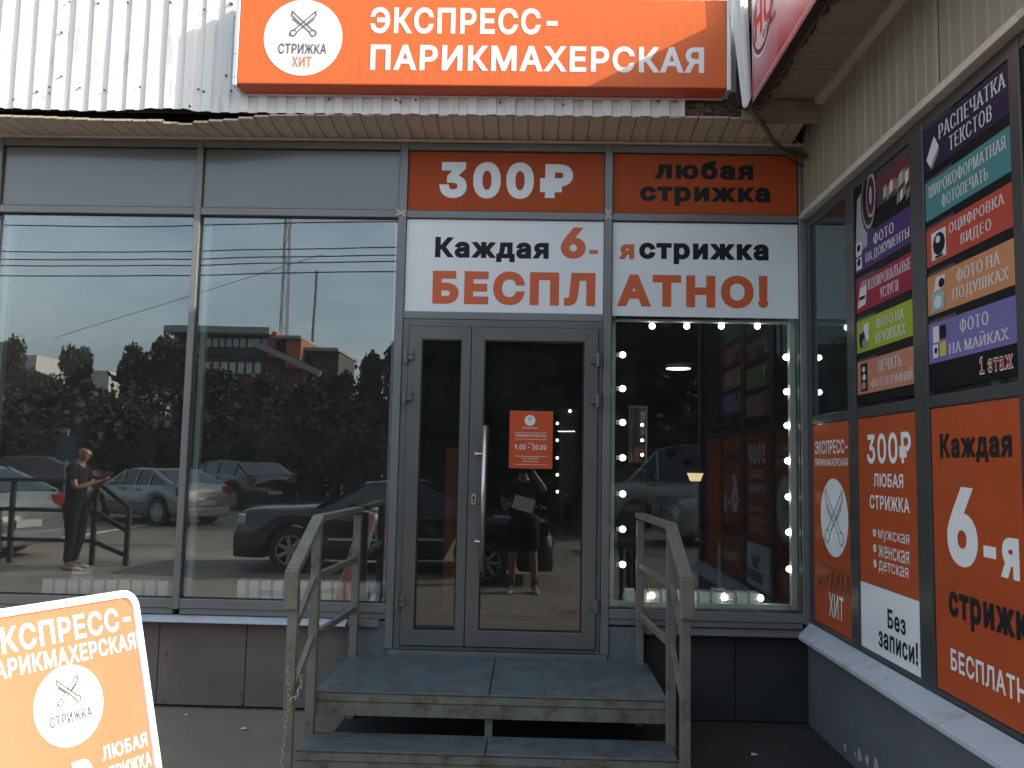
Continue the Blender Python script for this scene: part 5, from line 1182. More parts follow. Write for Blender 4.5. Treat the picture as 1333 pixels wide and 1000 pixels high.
# small notice on the corner of the cladding
q0 = at_x(1053.5, 263, 1.712); 
a = at_y(1053, 262, -0.02); b = at_y(1063, 214, -0.02)
t = thing('corner_notice', 'small narrow white notice with red dots in the upper corner', 'notice', (a.x, -0.02, a.z))
obj('notice_sheet', MB().box(a.x + 0.002, b.x, -0.021, -0.018, a.z, b.z), M['white_film'], t)
for u, v, k in ((1058, 221, 0), (1058.5, 245, 0), (1058, 231, 1), (1058, 236, 1), (1058.5, 253, 1), (1058.5, 258, 1)):
    q = at_y(u, v, -0.0222)
    if k == 0: obj('red_dot', disc_mb(q, XR, UZ, 0.010), REDI, t)
    else: obj('text_mark', MB().box(q.x - 0.010, q.x + 0.010, -0.0222, -0.0212, q.z - 0.005, q.z + 0.005), M['letter_grey'], t)

# cables hanging in the corner
def cable(pts, r, lab, mt=M['cable'], n=22):
    P = [Vector(p) for p in pts]; out = []
    for i in range(len(P) - 1):
        p0, p1, p2, p3 = P[max(i - 1, 0)], P[i], P[i + 1], P[min(i + 2, len(P) - 1)]
        for j in range(8):
            t_ = j / 8
            out.append(0.5 * ((2 * p1) + (p2 - p0) * t_ + (2 * p0 - 5 * p1 + 4 * p2 - p3) * t_ * t_ + (3 * p1 - p0 - 3 * p2 + p3) * t_ ** 3))
    out.append(P[-1])
    o = obj('cable', MB().tube(out, r, 8), mt, smooth=True)
    tag(o, lab, 'cable', 'cables hanging at the canopy corner')
cable([at_y(975, 135, -0.47), at_y(985, 152, -0.42), at_y(997, 168, -0.36), at_y(1008, 186, -0.28), at_y(1025, 199, -0.2), at_y(1045, 204, -0.12), at_y(1064, 206, -0.05), at_y(1070, 214, -0.03)], 0.014, 'thick dark cable sagging from the sign corner to the wall')
cable([at_y(978, 135, -0.46), at_y(990, 158, -0.40), at_y(1003, 176, -0.33), at_y(1020, 192, -0.24), at_y(1045, 200, -0.14), at_y(1066, 207, -0.05)], 0.006, 'medium cable running just above the thick one')
cable([at_y(988, 133, -0.44), at_y(1012, 160, -0.33), at_y(1040, 186, -0.18), at_y(1068, 204, -0.05)], 0.0028, 'thin pale wire highest of the corner cables', M['trim'])
cable([at_y(985, 150, -0.42), at_y(1005, 172, -0.3), at_y(1035, 190, -0.18), at_y(1066, 208, -0.05)], 0.0025, 'thin pale wire crossing below the other wire', M['trim'])
cable([at_y(1025, 204, -0.06), at_y(1035, 212, -0.05), at_y(1048, 216, -0.04), at_y(1058, 212, -0.03)], 0.005, 'short black cable loop against the orange panel corner', M['black_plastic'])

# ================================================================== METAL STEPS
LZ, SZ = 0.462, 0.262
st = thing('metal_steps', 'rusty grey-green metal steps with ribbed treads and two handrails', 'steps', (-0.18, -0.6, GZ))
XA, XB_ = -1.092, 0.722
xm = at_z(641, 880, LZ).x
YF = -0.885
obj('tread', MB().box(XA, xm - 0.003, YF, -0.022, LZ - 0.006, LZ), M['tread'], st, bevel=0.0015)
obj('tread', MB().box(xm + 0.003, XB_, YF, -0.022, LZ - 0.006, LZ), M['tread'], st, bevel=0.0015)
YF2 = -1.172
XA2, XB2 = XA + 0.0, XB_ + 0.0
obj('tread', MB().box(XA2, xm - 0.003, YF2, -0.90, SZ - 0.006, SZ), M['tread'], st, bevel=0.0015)
obj('tread', MB().box(xm + 0.003, XB2, YF2, -0.90, SZ - 0.006, SZ), M['tread'], st, bevel=0.0015)
for z, y0_, y1_ in ((LZ, YF, -0.022), (SZ, YF2, -0.90)):
    obj('front_lip', MB().box(XA - 0.01, XB_ + 0.01, y0_ - 0.022, y0_ - 0.001, z - 0.045, z - 0.002), M['stair_beam'], st, bevel=0.003)
    obj('front_beam', MB().box(XA - 0.01, XB_ + 0.01, y0_ - 0.014, y0_ + 0.03, z - 0.118, z - 0.048), M['stair_beam'], st, bevel=0.004)
    obj('rust_seam', MB().box(XA - 0.008, XB_ + 0.008, y0_ - 0.012, y0_, z - 0.0515, z - 0.0445), M['rust'], st)
    obj('rust_edge', MB().box(XA - 0.006, XB_ + 0.006, y0_ - 0.0235, y0_ - 0.016, z - 0.006, z - 0.0005), M['rust'], st)
    for x in (XA - 0.008, XB_ - 0.032):
        obj('side_beam', MB().box(x, x + 0.04, y0_ + 0.032, y1_, z - 0.09, z - 0.008), M['stair_beam'], st, bevel=0.003)
    obj('back_beam', MB().box(XA + 0.034, XB_ - 0.034, y1_ - 0.04, y1_, z - 0.07, z - 0.008), M['stair_beam'], st, bevel=0.003)
obj('centre_post', MB().box(xm - 0.02, xm + 0.02, YF + 0.035, YF + 0.075, GZ, LZ - 0.05), M['stair_beam'], st, bevel=0.003)
obj('centre_post', MB().box(xm - 0.02, xm + 0.02, YF2 + 0.035, YF2 + 0.075, GZ, SZ - 0.05), M['stair_beam'], st, bevel=0.003)
obj('bottom_plate', MB().box(XA, XB_, YF2 - 0.30, YF2 - 0.02, GZ, GZ + 0.012), M['tread'], st, bevel=0.001)
def railing(xb, xf, side):
    """xb: post at the wall, xf: front posts; two flat rails and a wide top channel that slopes down"""
    yb, y2, y3 = -0.075, YF - 0.045, -1.33
    z1, z2, z3 = 1.345, 1.345, 1.125
    P = 0.046
    mt = M['stair_paint']
    obj('post', MB().box(xb - P / 2, xb + P / 2, yb - P / 2, yb + P / 2, GZ, z1 - 0.03), mt, st, bevel=0.004)
    obj('post', MB().box(xf - P / 2, xf + P / 2, y2 - P / 2, y2 + P / 2, GZ, z2 - 0.03), mt, st, bevel=0.004)
    obj('post', MB().box(xf - P / 2, xf + P / 2, y3 - P / 2, y3 + P / 2, GZ, z3 - 0.03), mt, st, bevel=0.004)
    w = 0.058
    obj('handrail', MB().bar((xb, yb + 0.03, z1), (xf, y2 + 0.01, z2), w, 0.032).bar((xf, y2 + 0.02, z2 + 0.002), (xf, y3 - 0.04, z3 + 0.002), w + 0.002, 0.034), mt, st, bevel=0.004)
    obj('handrail_end', MB().box(xf - w / 2 - 0.004, xf + w / 2 + 0.004, y3 - 0.062, y3 - 0.028, z3 - 0.17, z3 + 0.012), mt, st, bevel=0.005)
    for dz in (0.30, 0.60):
        a = (xb, yb - P / 2, z1 - dz); b = (xf, y2 + P / 2, z2 - dz)
        obj('rail', MB().bar(a, b, 0.026, 0.036), mt, st, bevel=0.003)
        obj('rail', MB().bar((xf, y2 - P / 2, z2 - dz), (xf, y3 + P / 2, z3 - dz + 0.03), 0.026, 0.036), mt, st, bevel=0.003)
railing(at_y(463, 760, -0.075).x, at_y(409, 800, -0.93).x, -1)
railing(at_y(833, 760, -0.075).x, at_y(873.5, 800, -0.93).x, 1)
# chain with padlock round the left front post
px_ = at_y(379, 900, -1.33)
ct = thing('chain', 'thin steel chain wound round the left front handrail post', 'chain', (px_.x, -1.36, GZ))
def link(c, d, roll, L=0.026, w=0.014, r=0.0022):
    d = Vector(d).normalized(); s = d.cross(Vector((0, 1, 0.13))).normalized(); t_ = d.cross(s)
    s2 = s * cos(roll) + t_ * sin(roll)
    c = Vector(c)
    pts = [c + d * (L / 2 - w / 2) * (1 if sin(a) >= 0 else -1) + s2 * cos(a) * w / 2 + d * sin(a) * w / 2 for a in [2 * pi * k / 12 for k in range(13)]]
    return MB().tube(pts, r, 5, caps=False)
path = [at_y(375, 868, -1.37), at_y(376, 890, -1.375), at_y(376, 912, -1.38), at_y(375, 925, -1.38), at_y(372, 945, -1.385), at_y(369, 970, -1.39), at_y(366, 1000, -1.40), at_y(363, 1030, -1.40)]
path2 = [at_y(393, 878, -1.33), at_y(391, 895, -1.35), at_y(385, 908, -1.375), at_y(378, 912, -1.385)]
k = 0
for pth in (path, path2):
    for a, b in zip(pth, pth[1:]):
        n = max(1, int((b - a).length / 0.021))
        for i in range(n):
            c = a.lerp(b, (i + 0.5) / n)
            obj('link', link(c, b - a, (k % 2) * pi / 2 + 0.4), M['chain'], ct); k += 1
q = at_y(376.5, 917, -1.39)
pl = thing('padlock', 'small old brass padlock hanging on the chain', 'padlock', (q.x, -1.39, q.z))
obj('lock_body', MB().box(q.x - 0.011, q.x + 0.011, -1.397, -1.383, q.z - 0.014, q.z + 0.008), M['brass'], pl, bevel=0.002)
obj('shackle', MB().tube([(q.x - 0.007, -1.39, q.z + 0.006), (q.x - 0.007, -1.39, q.z + 0.016), (q.x, -1.39, q.z + 0.023), (q.x + 0.007, -1.39, q.z + 0.016), (q.x + 0.007, -1.39, q.z + 0.006)], 0.002, 8), M['chain'], pl)

# ================================================================== A-FRAME BOARD (sunlit, lower left)
BP = Vector((-1.34476504, -2.46144314, 1.19616277)); yaw, lean = 1.1616787, 0.27773437
br = Vector((cos(yaw), sin(yaw), 0)); bn = Vector((sin(yaw), -cos(yaw), 0))
bu = (Vector((0, 0, 1)) * cos(lean) - bn * sin(lean)).normalized()
bnn = br.cross(bu).normalized()
BWD = 0.60; BHT = (BP.z - GZ) / cos(lean)
af = thing('pavement_board', 'white-framed pale orange A-board on the pavement', 'sign board', (BP.x - 0.27, BP.y - 0.25, GZ))
def rr_path(w, h, r, inset=0.0, n=8):
    pts = []
    for cx, cy, a0 in ((w - r, -r, 0), (r, -r, 90)):
        for i in range(n + 1):
            a = radians(a0 + 90 * i / n); pts.append((cx + (r - inset) * cos(a), cy + (r - inset) * sin(a)))
    return [(w - inset, -h)] + pts + [(inset, -h)]
RC = 0.060
def board_side(nrm, upv, rightv, corner, face):
    def W3(a, b, k=0.0): return corner + rightv * (a - BWD) + upv * b + nrm * k
    FH = BHT - 0.02
    outer = rr_path(BWD, FH, RC); inner = rr_path(BWD, FH, RC, 0.024)
    mb = MB()
    for i in range(len(outer) - 1):
        a0, a1, b0, b1 = outer[i], outer[i + 1], inner[i], inner[i + 1]
        vs = [W3(*a0, .016), W3(*a1, .016), W3(*b1, .016), W3(*b0, .016), W3(*a0, -.012), W3(*a1, -.012), W3(*b1, -.012), W3(*b0, -.012)]
        mb.add(vs, [(0, 1, 2, 3), (7, 6, 5, 4), (0, 4, 5, 1), (2, 6, 7, 3)])
    obj('board_frame', mb, M['white_paint'], af)
    poly = rr_path(BWD, FH - 0.12, RC, 0.022)
    obj('board_panel', MB().prism(poly, rightv, upv, corner - rightv * BWD - nrm * 0.004, nrm * 0.008), M['orange_pale'], af)
    obj('cross_bar', MB().obox(W3(BWD / 2, -(FH - 0.11), 0), rightv * (BWD / 2 - 0.022), upv * 0.012, nrm * 0.012), M['white_paint'], af)
    if face:
        z = 0.0055
        def T(s, a0, a1, b0, b1, w=26):
            lettering(s, W3(a0, -b1, z), rightv, upv, a1 - a0, b1 - b0, M['letter_white'], af, w)
        T('ЭКСПРЕСС-', 0.048, 0.565, 0.052, 0.128, 30)
        T('ПАРИКМАХЕРСКАЯ', 0.048, 0.572, 0.142, 0.196, 28)
        logo(W3(BWD / 2 + 0.005, -0.315, z), rightv, upv, 0.118, af, M['letter_white'], M['letter_grey'], flat('faded_yellow_ink', (0.75, 0.62, 0.40)))
        T('300', 0.04, 0.26, 0.478, 0.60, 36)
        T('₽', 0.275, 0.355, 0.478, 0.60, 36)
        T('ЛЮБАЯ', 0.395, 0.565, 0.462, 0.505, 28)
        T('СТРИЖКА', 0.385, 0.572, 0.525, 0.568, 28)
board_side(bnn, bu, br, BP, True)
ref_n = Vector((-bn.x, -bn.y, 0))
bu2 = (Vector((0, 0, 1)) * cos(lean) + bn * -sin(lean) * -1).normalized() if False else (Vector((0, 0, 1)) * cos(lean) + bn * (-sin(lean)) * (-1)).normalized()
# rear leaf leans the other way
bu2 = (Vector((0, 0, 1)) * cos(lean) + bn * sin(lean)).normalized()
br2 = -br
bn2 = br2.cross(bu2).normalized()
board_side(bn2, bu2, br2, BP - br * BWD - bn * 0.05 - Vector((0, 0, 0.035)), False)
for a in (0.10, 0.50):
    c = BP - br * (BWD - a) + Vector((0, 0, -0.03)) - bn * 0.022
    obj('hinge', MB().tube([c - br * 0.03, c + br * 0.03], 0.008, 10), M['steel'], af)

# ================================================================== THE PLACE BEHIND THE CAMERA (reflected in the glass)
# --- people
def skin_figure(name, joints, bones, mt, parent, sub=2, root=0):
    me = bpy.data.meshes.new(name)
    keys = list(joints); ix = {k: i for i, k in enumerate(keys)}
    me.from_pydata([joints[k][0] for k in keys], [(ix[a], ix[b]) for a, b in bones], [])
    o = bpy.data.objects.new(name, me); COL.objects.link(o)
    sk = o.modifiers.new('skin', 'SKIN')
    if not me.skin_vertices: return o
    for k in keys:
        r = joints[k][1]
        me.skin_vertices[0].data[ix[k]].radius = r if isinstance(r, tuple) else (r, r)
    me.skin_vertices[0].data[root].use_root = True
    sk.use_smooth_shade = True
    s = o.modifiers.new('sub', 'SUBSURF'); s.levels = sub; s.render_levels = sub
    me.materials.append(mt); o.parent = parent
    return o
SKIN = flat('skin', (0.27, 0.145, 0.095), 0.5)
DARK = flat('black_cotton', (0.008, 0.008, 0.009), 0.9, spec=0.2)
NAVY = flat('dark_shorts_cloth', (0.010, 0.011, 0.016), 0.9, spec=0.2)
SOCK = flat('dark_sock', (0.03, 0.03, 0.032), 0.9)
SHOE = flat('pale_shoe', (0.35, 0.32, 0.26), 0.6)
def V3(*a): return tuple(a)
def hand(parent_j, bones, pre, w, d, up_, side, curl=0.5, s=1.0):
    """palm and five fingers rooted at wrist joint w; d hand direction, up_ palm normal, side towards the thumb"""
    d, up_, side = Vector(d).normalized(), Vector(up_).normalized(), Vector(side).normalized()
    W0 = Vector(parent_j[w][0])
    parent_j[pre + 'palm'] = (tuple(W0 + d * 0.055 * s), (0.028 * s, 0.016 * s)); bones.append((w, pre + 'palm'))
    for i, (off, ln) in enumerate(((0.026, 0.070), (0.009, 0.078), (-0.009, 0.072), (-0.026, 0.058))):
        b0 = W0 + d * 0.085 * s + side * off * s
        b1 = b0 + (d * cos(curl) + up_ * sin(curl)) * ln * 0.45 * s
        b2 = b1 + (d * cos(curl * 2.2) + up_ * sin(curl * 2.2)) * ln * 0.40 * s
        for kk, b in (('a', b0), ('b', b1), ('c', b2)): parent_j['%sf%d%s' % (pre, i, kk)] = (tuple(b), 0.0085 * s)
        bones += [(pre + 'palm', '%sf%da' % (pre, i)), ('%sf%da' % (pre, i), '%sf%db' % (pre, i)), ('%sf%db' % (pre, i), '%sf%dc' % (pre, i))]
    t0 = W0 + d * 0.03 * s + side * 0.03 * s; t1 = t0 + (d * 0.7 + side * 0.7 + up_ * 0.2).normalized() * 0.035 * s
    t2 = t1 + (d * 0.9 + side * 0.2 + up_ * 0.5).normalized() * 0.03 * s
    for kk, b in (('a', t0), ('b', t1), ('c', t2)): parent_j['%st%s' % (pre, kk)] = (tuple(b), 0.0095 * s)
    bones += [(w, pre + 'ta'), (pre + 'ta', pre + 'tb'), (pre + 'tb', pre + 'tc')]
def person(label, loc, rz, look_down, armL, armR, legs, short_legs, shirt, bottoms, group=None):
    """body faces -Y locally before rz; arms: (elbow, wrist, hand dir, palm normal, thumb side)"""
    t = thing('person', label, 'person', loc, group)
    hd = radians(look_down)
    J = {}; B = []
    J['pelvis'] = (V3(0, 0, 0.90), (0.135, 0.10)); J['belly'] = (V3(0, -0.005, 1.05), (0.125, 0.095)); J['chest'] = (V3(0, 0.0, 1.26), (0.150, 0.105))
    J['neckb'] = (V3(0, -0.005, 1.40), (0.07, 0.06)); J['neck'] = (V3(0, -0.02 - 0.03 * sin(hd), 1.46), (0.052, 0.052))
    hy = -0.045 - 0.05 * sin(hd)
    J['jaw'] = (V3(0, hy - 0.02, 1.525 - 0.01 * sin(hd)), (0.058, 0.068)); J['skull'] = (V3(0, hy - 0.002, 1.60 - 0.02 * sin(hd)), (0.076, 0.092)); J['crown'] = (V3(0, hy + 0.005 - 0.05 * sin(hd), 1.655 - 0.02 * sin(hd)), (0.058, 0.070))
    B += [('pelvis', 'belly'), ('belly', 'chest'), ('chest', 'neckb'), ('neckb', 'neck'), ('neck', 'jaw'), ('jaw', 'skull'), ('skull', 'crown')]
    for s, nm, arm in ((-1, 'L', armL), (1, 'R', armR)):
        J['sh' + nm] = (V3(s * 0.19, 0, 1.36), 0.058); J['el' + nm] = (arm[0], 0.040); J['wr' + nm] = (arm[1], (0.027, 0.023))
        mid = tuple((Vector(arm[0]) + Vector(arm[1])) / 2 + Vector((0, 0, 0.002))); J['fa' + nm] = (mid, 0.038)
        B += [('neckb', 'sh' + nm), ('sh' + nm, 'el' + nm), ('el' + nm, 'fa' + nm), ('fa' + nm, 'wr' + nm)]
        hand(J, B, 'h' + nm, 'wr' + nm, arm[2], arm[3], arm[4], 0.6)
    for s, nm, lg in ((-1, 'L', legs[0]), (1, 'R', legs[1])):
        J['hip' + nm] = (V3(s * 0.095, 0, 0.84), 0.09); J['kn' + nm] = (lg[0], 0.057); J['an' + nm] = (lg[1], 0.038)
        cm = Vector(lg[0]).lerp(Vector(lg[1]), 0.35) + Vector((0, 0.015, 0)); J['cf' + nm] = (tuple(cm), 0.055)
        ft = Vector(lg[1]) + Vector((0.02 * s, -0.14, -0.045)); J['ft' + nm] = (tuple(ft), (0.04, 0.025))
        B += [('pelvis', 'hip' + nm), ('hip' + nm, 'kn' + nm), ('kn' + nm, 'cf' + nm), ('cf' + nm, 'an' + nm), ('an' + nm, 'ft' + nm)]
    skin_figure('body', J, B, SKIN, t)
    # face
    fy = hy - 0.085
    mb = MB().lathe((0, fy - 0.012, 1.56 - 0.02 * sin(hd)), (0, -1, -0.1), [(0.016, -0.01), (0.014, 0.006), (0.006, 0.016)], 10)
    obj('nose', mb, SKIN, t, smooth=True, raw=True)
    for s in (-1, 1):
        obj('eye', MB().lathe((s * 0.030, fy - 0.001, 1.592 - 0.02 * sin(hd)), (0, -1, 0), [(0.010, -0.006), (0.009, 0.003), (0.003, 0.006)], 10), M['letter_white'], t, raw=True)
        obj('ear', MB().lathe((s * 0.078, hy + 0.01, 1.57 - 0.02 * sin(hd)), (s, 0.3, 0), [(0.012, -0.01), (0.024, 0.006), (0.014, 0.012)], 12), SKIN, t, smooth=True, raw=True)
    obj('mouth', MB().obox((0, fy + 0.008, 1.532 - 0.02 * sin(hd)), (0.022, 0, 0), (0, 0.004, 0), (0, 0, 0.004)), flat('lips', (0.3, 0.12, 0.10)), t, raw=True)
    # clothes
    SJ = {'p': (V3(0, 0, 0.78), (0.190, 0.150)), 'b': (V3(0, -0.005, 1.02), (0.168, 0.132)), 'c': (V3(0, 0, 1.27), (0.166, 0.120)), 'n': (V3(0, -0.003, 1.405), (0.085, 0.075))}
    SB = [('p', 'b'), ('b', 'c'), ('c', 'n')]
    for s, nm, arm in ((-1, 'L', armL), (1, 'R', armR)):
        e_ = Vector(J['sh' + nm][0]).lerp(Vector(arm[0]), 0.68)
        SJ['s' + nm] = (V3(s * 0.19, 0, 1.365), 0.075); SJ['e' + nm] = (tuple(e_), 0.066); SB += [('n', 's' + nm), ('s' + nm, 'e' + nm)]
    skin_figure('shirt', SJ, SB, shirt, t)
    TJ = {'p': (V3(0, 0, 1.02), (0.158, 0.124))}; TB = []
    for s, nm, lg in ((-1, 'L', legs[0]), (1, 'R', legs[1])):
        TJ['h' + nm] = (V3(s * 0.098, 0, 0.83), 0.122)
        if short_legs:
            TJ['k' + nm] = (tuple(Vector((s * 0.095, 0, 0.84)).lerp(Vector(lg[0]), 0.93)), 0.092); TB += [('p', 'h' + nm), ('h' + nm, 'k' + nm)]
        else:
            TJ['k' + nm] = (lg[0], 0.078); TJ['a' + nm] = (tuple(Vector(lg[1]) + Vector((0, 0, 0.0))), 0.062); TB += [('p', 'h' + nm), ('h' + nm, 'k' + nm), ('k' + nm, 'a' + nm)]
    skin_figure('shorts' if short_legs else 'trousers', TJ, TB, bottoms, t)
    for s, lg in ((-1, legs[0]), (1, legs[1])):
        a = Vector(lg[1])
        if short_legs:
            obj('sock', MB().tube([a + Vector((0, 0, -0.04)), a + Vector((0, 0, 0.09))], [0.047, 0.050], 14), SOCK, t, smooth=True, raw=True)
        rings = []
        for yy_, hw_, hh in ((0.07, 0.030, 0.055), (0.05, 0.040, 0.075), (-0.02, 0.044, 0.085), (-0.09, 0.048, 0.065), (-0.16, 0.048, 0.048), (-0.205, 0.034, 0.035), (-0.22, 0.012, 0.020)):
            c = Vector((a.x + s * 0.012 * (-yy_ / 0.1), a.y + yy_, 0.0))
            rings.append([c + Vector((hw_ * cos(q), 0, max(0, hh * 0.5 + hh * 0.5 * sin(q)))) for q in [2 * pi * k / 12 for k in range(12)]])
        obj('shoe', MB().loft(rings), SHOE, t, smooth=True, raw=True)
    t.rotation_euler = (0, 0, rz)
    return t
# photographer: faces the shop (+Y), so turned by pi; local +X is then the world's -X
photog = person('man in black t-shirt and dark shorts photographing the shopfront with a phone', (-0.03, -5.74, GZ), pi, 5,
    ((-0.28, -0.10, 1.30), (-0.12, -0.225, 1.53), (0.25, -0.1, 1), (0.9, 0.1, -0.1), (0.1, 1, 0)),
    ((0.25, -0.02, 1.08), (0.10, -0.22, 1.14), (-1, -0.1, 0.1), (0, 0, 1), (0, -1, 0.3)),
    (((-0.14, -0.01, 0.47), (-0.165, 0.01, 0.085)), ((0.12, -0.01, 0.47), (0.135, 0.01, 0.085))), True, DARK, NAVY)
pt = thing('phone', 'black phone held up in front of the photographer', 'phone', (0.0, -5.42, 1.65))
obj('phone_body', MB().box(-0.085, 0.085, -5.428, -5.420, 1.608, 1.682), M['black_plastic'], pt, bevel=0.003)
obj('lens', MB().lathe((0.0, -5.420, 1.65), (0, 1, 0), [(0.006, 0), (0.006, 0.002)], 16), M['steel'], pt)
pf = obj('paper_folder', MB().obox((-0.02, -5.46, 1.22), (0.125, 0.0, -0.035), (0, 0.004, 0), (-0.02, 0, -0.085)), M['white_film'])
tag(pf, 'white paper folder held against the photographer', 'folder')
# reading man on the left
rp = behind(92, 700, -6.25)
reader = person('bald man in black clothes looking down at his phone by the railing', (rp.x, -6.25, GZ), pi / 2, 30,
    ((-0.24, -0.12, 1.10), (-0.08, -0.33, 1.20), (0.6, -0.9, 0.15), (0, 0, 1), (0.9, 0.5, 0)),
    ((0.24, -0.12, 1.10), (0.09, -0.33, 1.20), (-0.6, -0.9, 0.15), (0, 0, 1), (-0.9, 0.5, 0)),
    (((-0.10, -0.04, 0.47), (-0.11, 0.05, 0.085)), ((0.10, -0.02, 0.47), (0.12, 0.0, 0.085))), False, DARK, DARK)
hp = obj('phone', MB().obox((rp.x + 0.43, -6.25, GZ + 1.27), (0.035, 0, 0.055), (0, 0.036, 0), (0.004, 0, -0.003)), M['black_plastic'])
tag(hp, 'phone in the hands of the bald man', 'phone')

# --- railing behind on the left
def brail():
    t = thing('street_railing', 'dark metal railing with a sloping end standing across the pavement', 'railing', (behind(80, 700, -6.7).x, -6.7, GZ))
    Y = -6.7
    xs_ = [behind(u, 700, Y).x for u in (-60, 10, 118, 163)]
    top = 1.27
    for x, h in zip(xs_, (top, top, top, top - 0.36)):
        obj('post', MB().box(x - 0.03, x + 0.03, Y - 0.03, Y + 0.03, GZ, h), M['inner_dark'], t)
    for dz in (0.0, -0.42, -0.84):
        mb = MB().bar((xs_[0], Y, top + dz), (xs_[2], Y, top + dz), 0.05, 0.055)
        mb.bar((xs_[2], Y + 0.001, top + dz), (xs_[3], Y + 0.001, top - 0.36 + dz * 0.8), 0.05, 0.055)
        obj('rail', mb, M['inner_dark'], t)
brail()

# --- cars
def paint(name, c, r=0.25): return mat(name, c, r, 0.4, 0.03, 3, coat=0.8)
CG = mat('car_glass', (0.012, 0.014, 0.016), 0.05, 0, 0.02, 3, spec=0.8)
TYRE = flat('tyre_rubber', (0.02, 0.02, 0.02), 0.8)
RIM = mat('alloy_rim', (0.45, 0.45, 0.45), 0.3, 0.9, 0.05, 5)
RED = mat('red_lamp', (0.16, 0.008, 0.008), 0.15, 0, 0.05, 5, coat=0.8)
CLR = mat('clear_lamp', (0.75, 0.76, 0.78), 0.08, 0.4, 0.03, 5, coat=1.0)
PLT = flat('grey_number_plate', (0.30, 0.30, 0.29))  # even mid grey, toned down from white
def car(label, kind, col, loc, rz, L=4.3, W=1.72, H=1.45, group='cars parked behind the photographer'):
    """local: front towards -X, length along X"""
    t = thing('parked_car', label, 'van' if kind == 'van' else 'car', (0, 0, 0), group)
    P = {
     'sedan': dict(belt=[(-.50, .52), (-.495, .62), (-.47, .66), (-.22, .70), (.30, .72), (.46, .72), (.495, .66), (.50, .50)], roof=[(-.24, .70), (-.11, .97), (.0, 1.0), (.14, .985), (.32, .74)]),
     'hatch': dict(belt=[(-.50, .50), (-.495, .58), (-.46, .64), (-.22, .70), (.34, .73), (.47, .72), (.495, .66), (.50, .48)], roof=[(-.25, .69), (-.11, .96), (.0, 1.0), (.22, .98), (.42, .74)]),
     'suv': dict(belt=[(-.50, .50), (-.495, .62), (-.46, .67), (-.25, .70), (.36, .72), (.47, .70), (.495, .64), (.50, .46)], roof=[(-.27, .69), (-.14, .96), (.0, 1.0), (.30, .97), (.465, .72)]),
     'van': dict(belt=[(-.50, .36), (-.495, .44), (-.45, .50), (-.34, .56), (.40, .57), (.47, .57), (.495, .56), (.50, .50)], roof=[(-.36, .56), (-.22, .93), (-.12, 1.0), (.40, 1.0), (.495, .57)]),
    }[kind]
    def interp(tb, x):
        if x <= tb[0][0]: return tb[0][1]
        for (a, b), (c, d) in zip(tb, tb[1:]):
            if x <= c: return b + (d - b) * (x - a) / (c - a)
        return tb[-1][1]
    wheels = (-0.315, 0.30)
    wr = 0.31 if kind in ('sedan', 'hatch') else 0.34
    g = GZ0 = 0.20
    rings = []
    for i in range(41):
        x = -0.5 + i / 40
        zt_ = interp(P['belt'], x) * H
        hw = W / 2 * (1 - 0.10 * max(0, (abs(x) - 0.38) / 0.12) ** 2)
        zb_ = g
        for wx in wheels:
            d = abs(x - wx) * L
            if d < wr + 0.05: zb_ = max(zb_, wr + sqrt(max(0, (wr + 0.05) ** 2 - d * d)) * 0.98)
        X = x * L
        r = [(X, -hw * 0.94, zb_), (X, -hw, zb_ + (zt_ - zb_) * 0.3), (X, -hw * 0.995, zb_ + (zt_ - zb_) * 0.7), (X, -hw * 0.93, zt_ - 0.02), (X, -hw * 0.80, zt_ + 0.012), (X, 0, zt_ + 0.03),
             (X, hw * 0.80, zt_ + 0.012), (X, hw * 0.93, zt_ - 0.02), (X, hw * 0.995, zb_ + (zt_ - zb_) * 0.7), (X, hw, zb_ + (zt_ - zb_) * 0.3), (X, hw * 0.94, zb_), (X, 0, zb_)]
        rings.append(r)
    body = obj('body', MB().loft(rings), col, t, smooth=True)
    # greenhouse: dark glass with painted roof and pillars
    def cabin(shrink, z_add):
        rs = []
        R_ = P['roof']; n = 24
        for i in range(n + 1):
            x = R_[0][0] + (R_[-1][0] - R_[0][0]) * i / n
            zt_ = interp(R_, x) * H + z_add; zb_ = interp(P['belt'], x) * H - 0.01
            if zt_ < zb_ + 0.012: zt_ = zb_ + 0.012
            f = (zt_ - zb_) / (0.3 * H)
            hb = W / 2 * 0.90 - shrink; ht_ = W / 2 * (0.90 - 0.16 * min(1, f)) - shrink
            X = x * L
            rs.append([(X, -hb, zb_), (X, -ht_, zt_ - 0.03 * min(1, f)), (X, -ht_ * 0.8, zt_), (X, ht_ * 0.8, zt_), (X, ht_, zt_ - 0.03 * min(1, f)), (X, hb, zb_)])
        return rs
    rs = cabin(0, 0)
    obj('window_glass', MB().loft(rs), CG, t, smooth=False)
    R_ = P['roof']; n = 24
    i0 = next(i for i in range(n + 1) if R_[0][0] + (R_[-1][0] - R_[0][0]) * i / n >= R_[1][0]); i1 = max(i for i in range(n + 1) if R_[0][0] + (R_[-1][0] - R_[0][0]) * i / n <= R_[-2][0])
    mb = MB()
    rr_ = [[(p[0], p[1] * 1.01, p[2] + 0.012) for p in r[1:5]] for r in rs[i0:i1 + 1]]
    mb.loft(rr_, closed=False, caps=False)
    rf = obj('roof', mb, col, t, smooth=True)
    so = rf.modifiers.new('thickness', 'SOLIDIFY'); so.thickness = 0.03
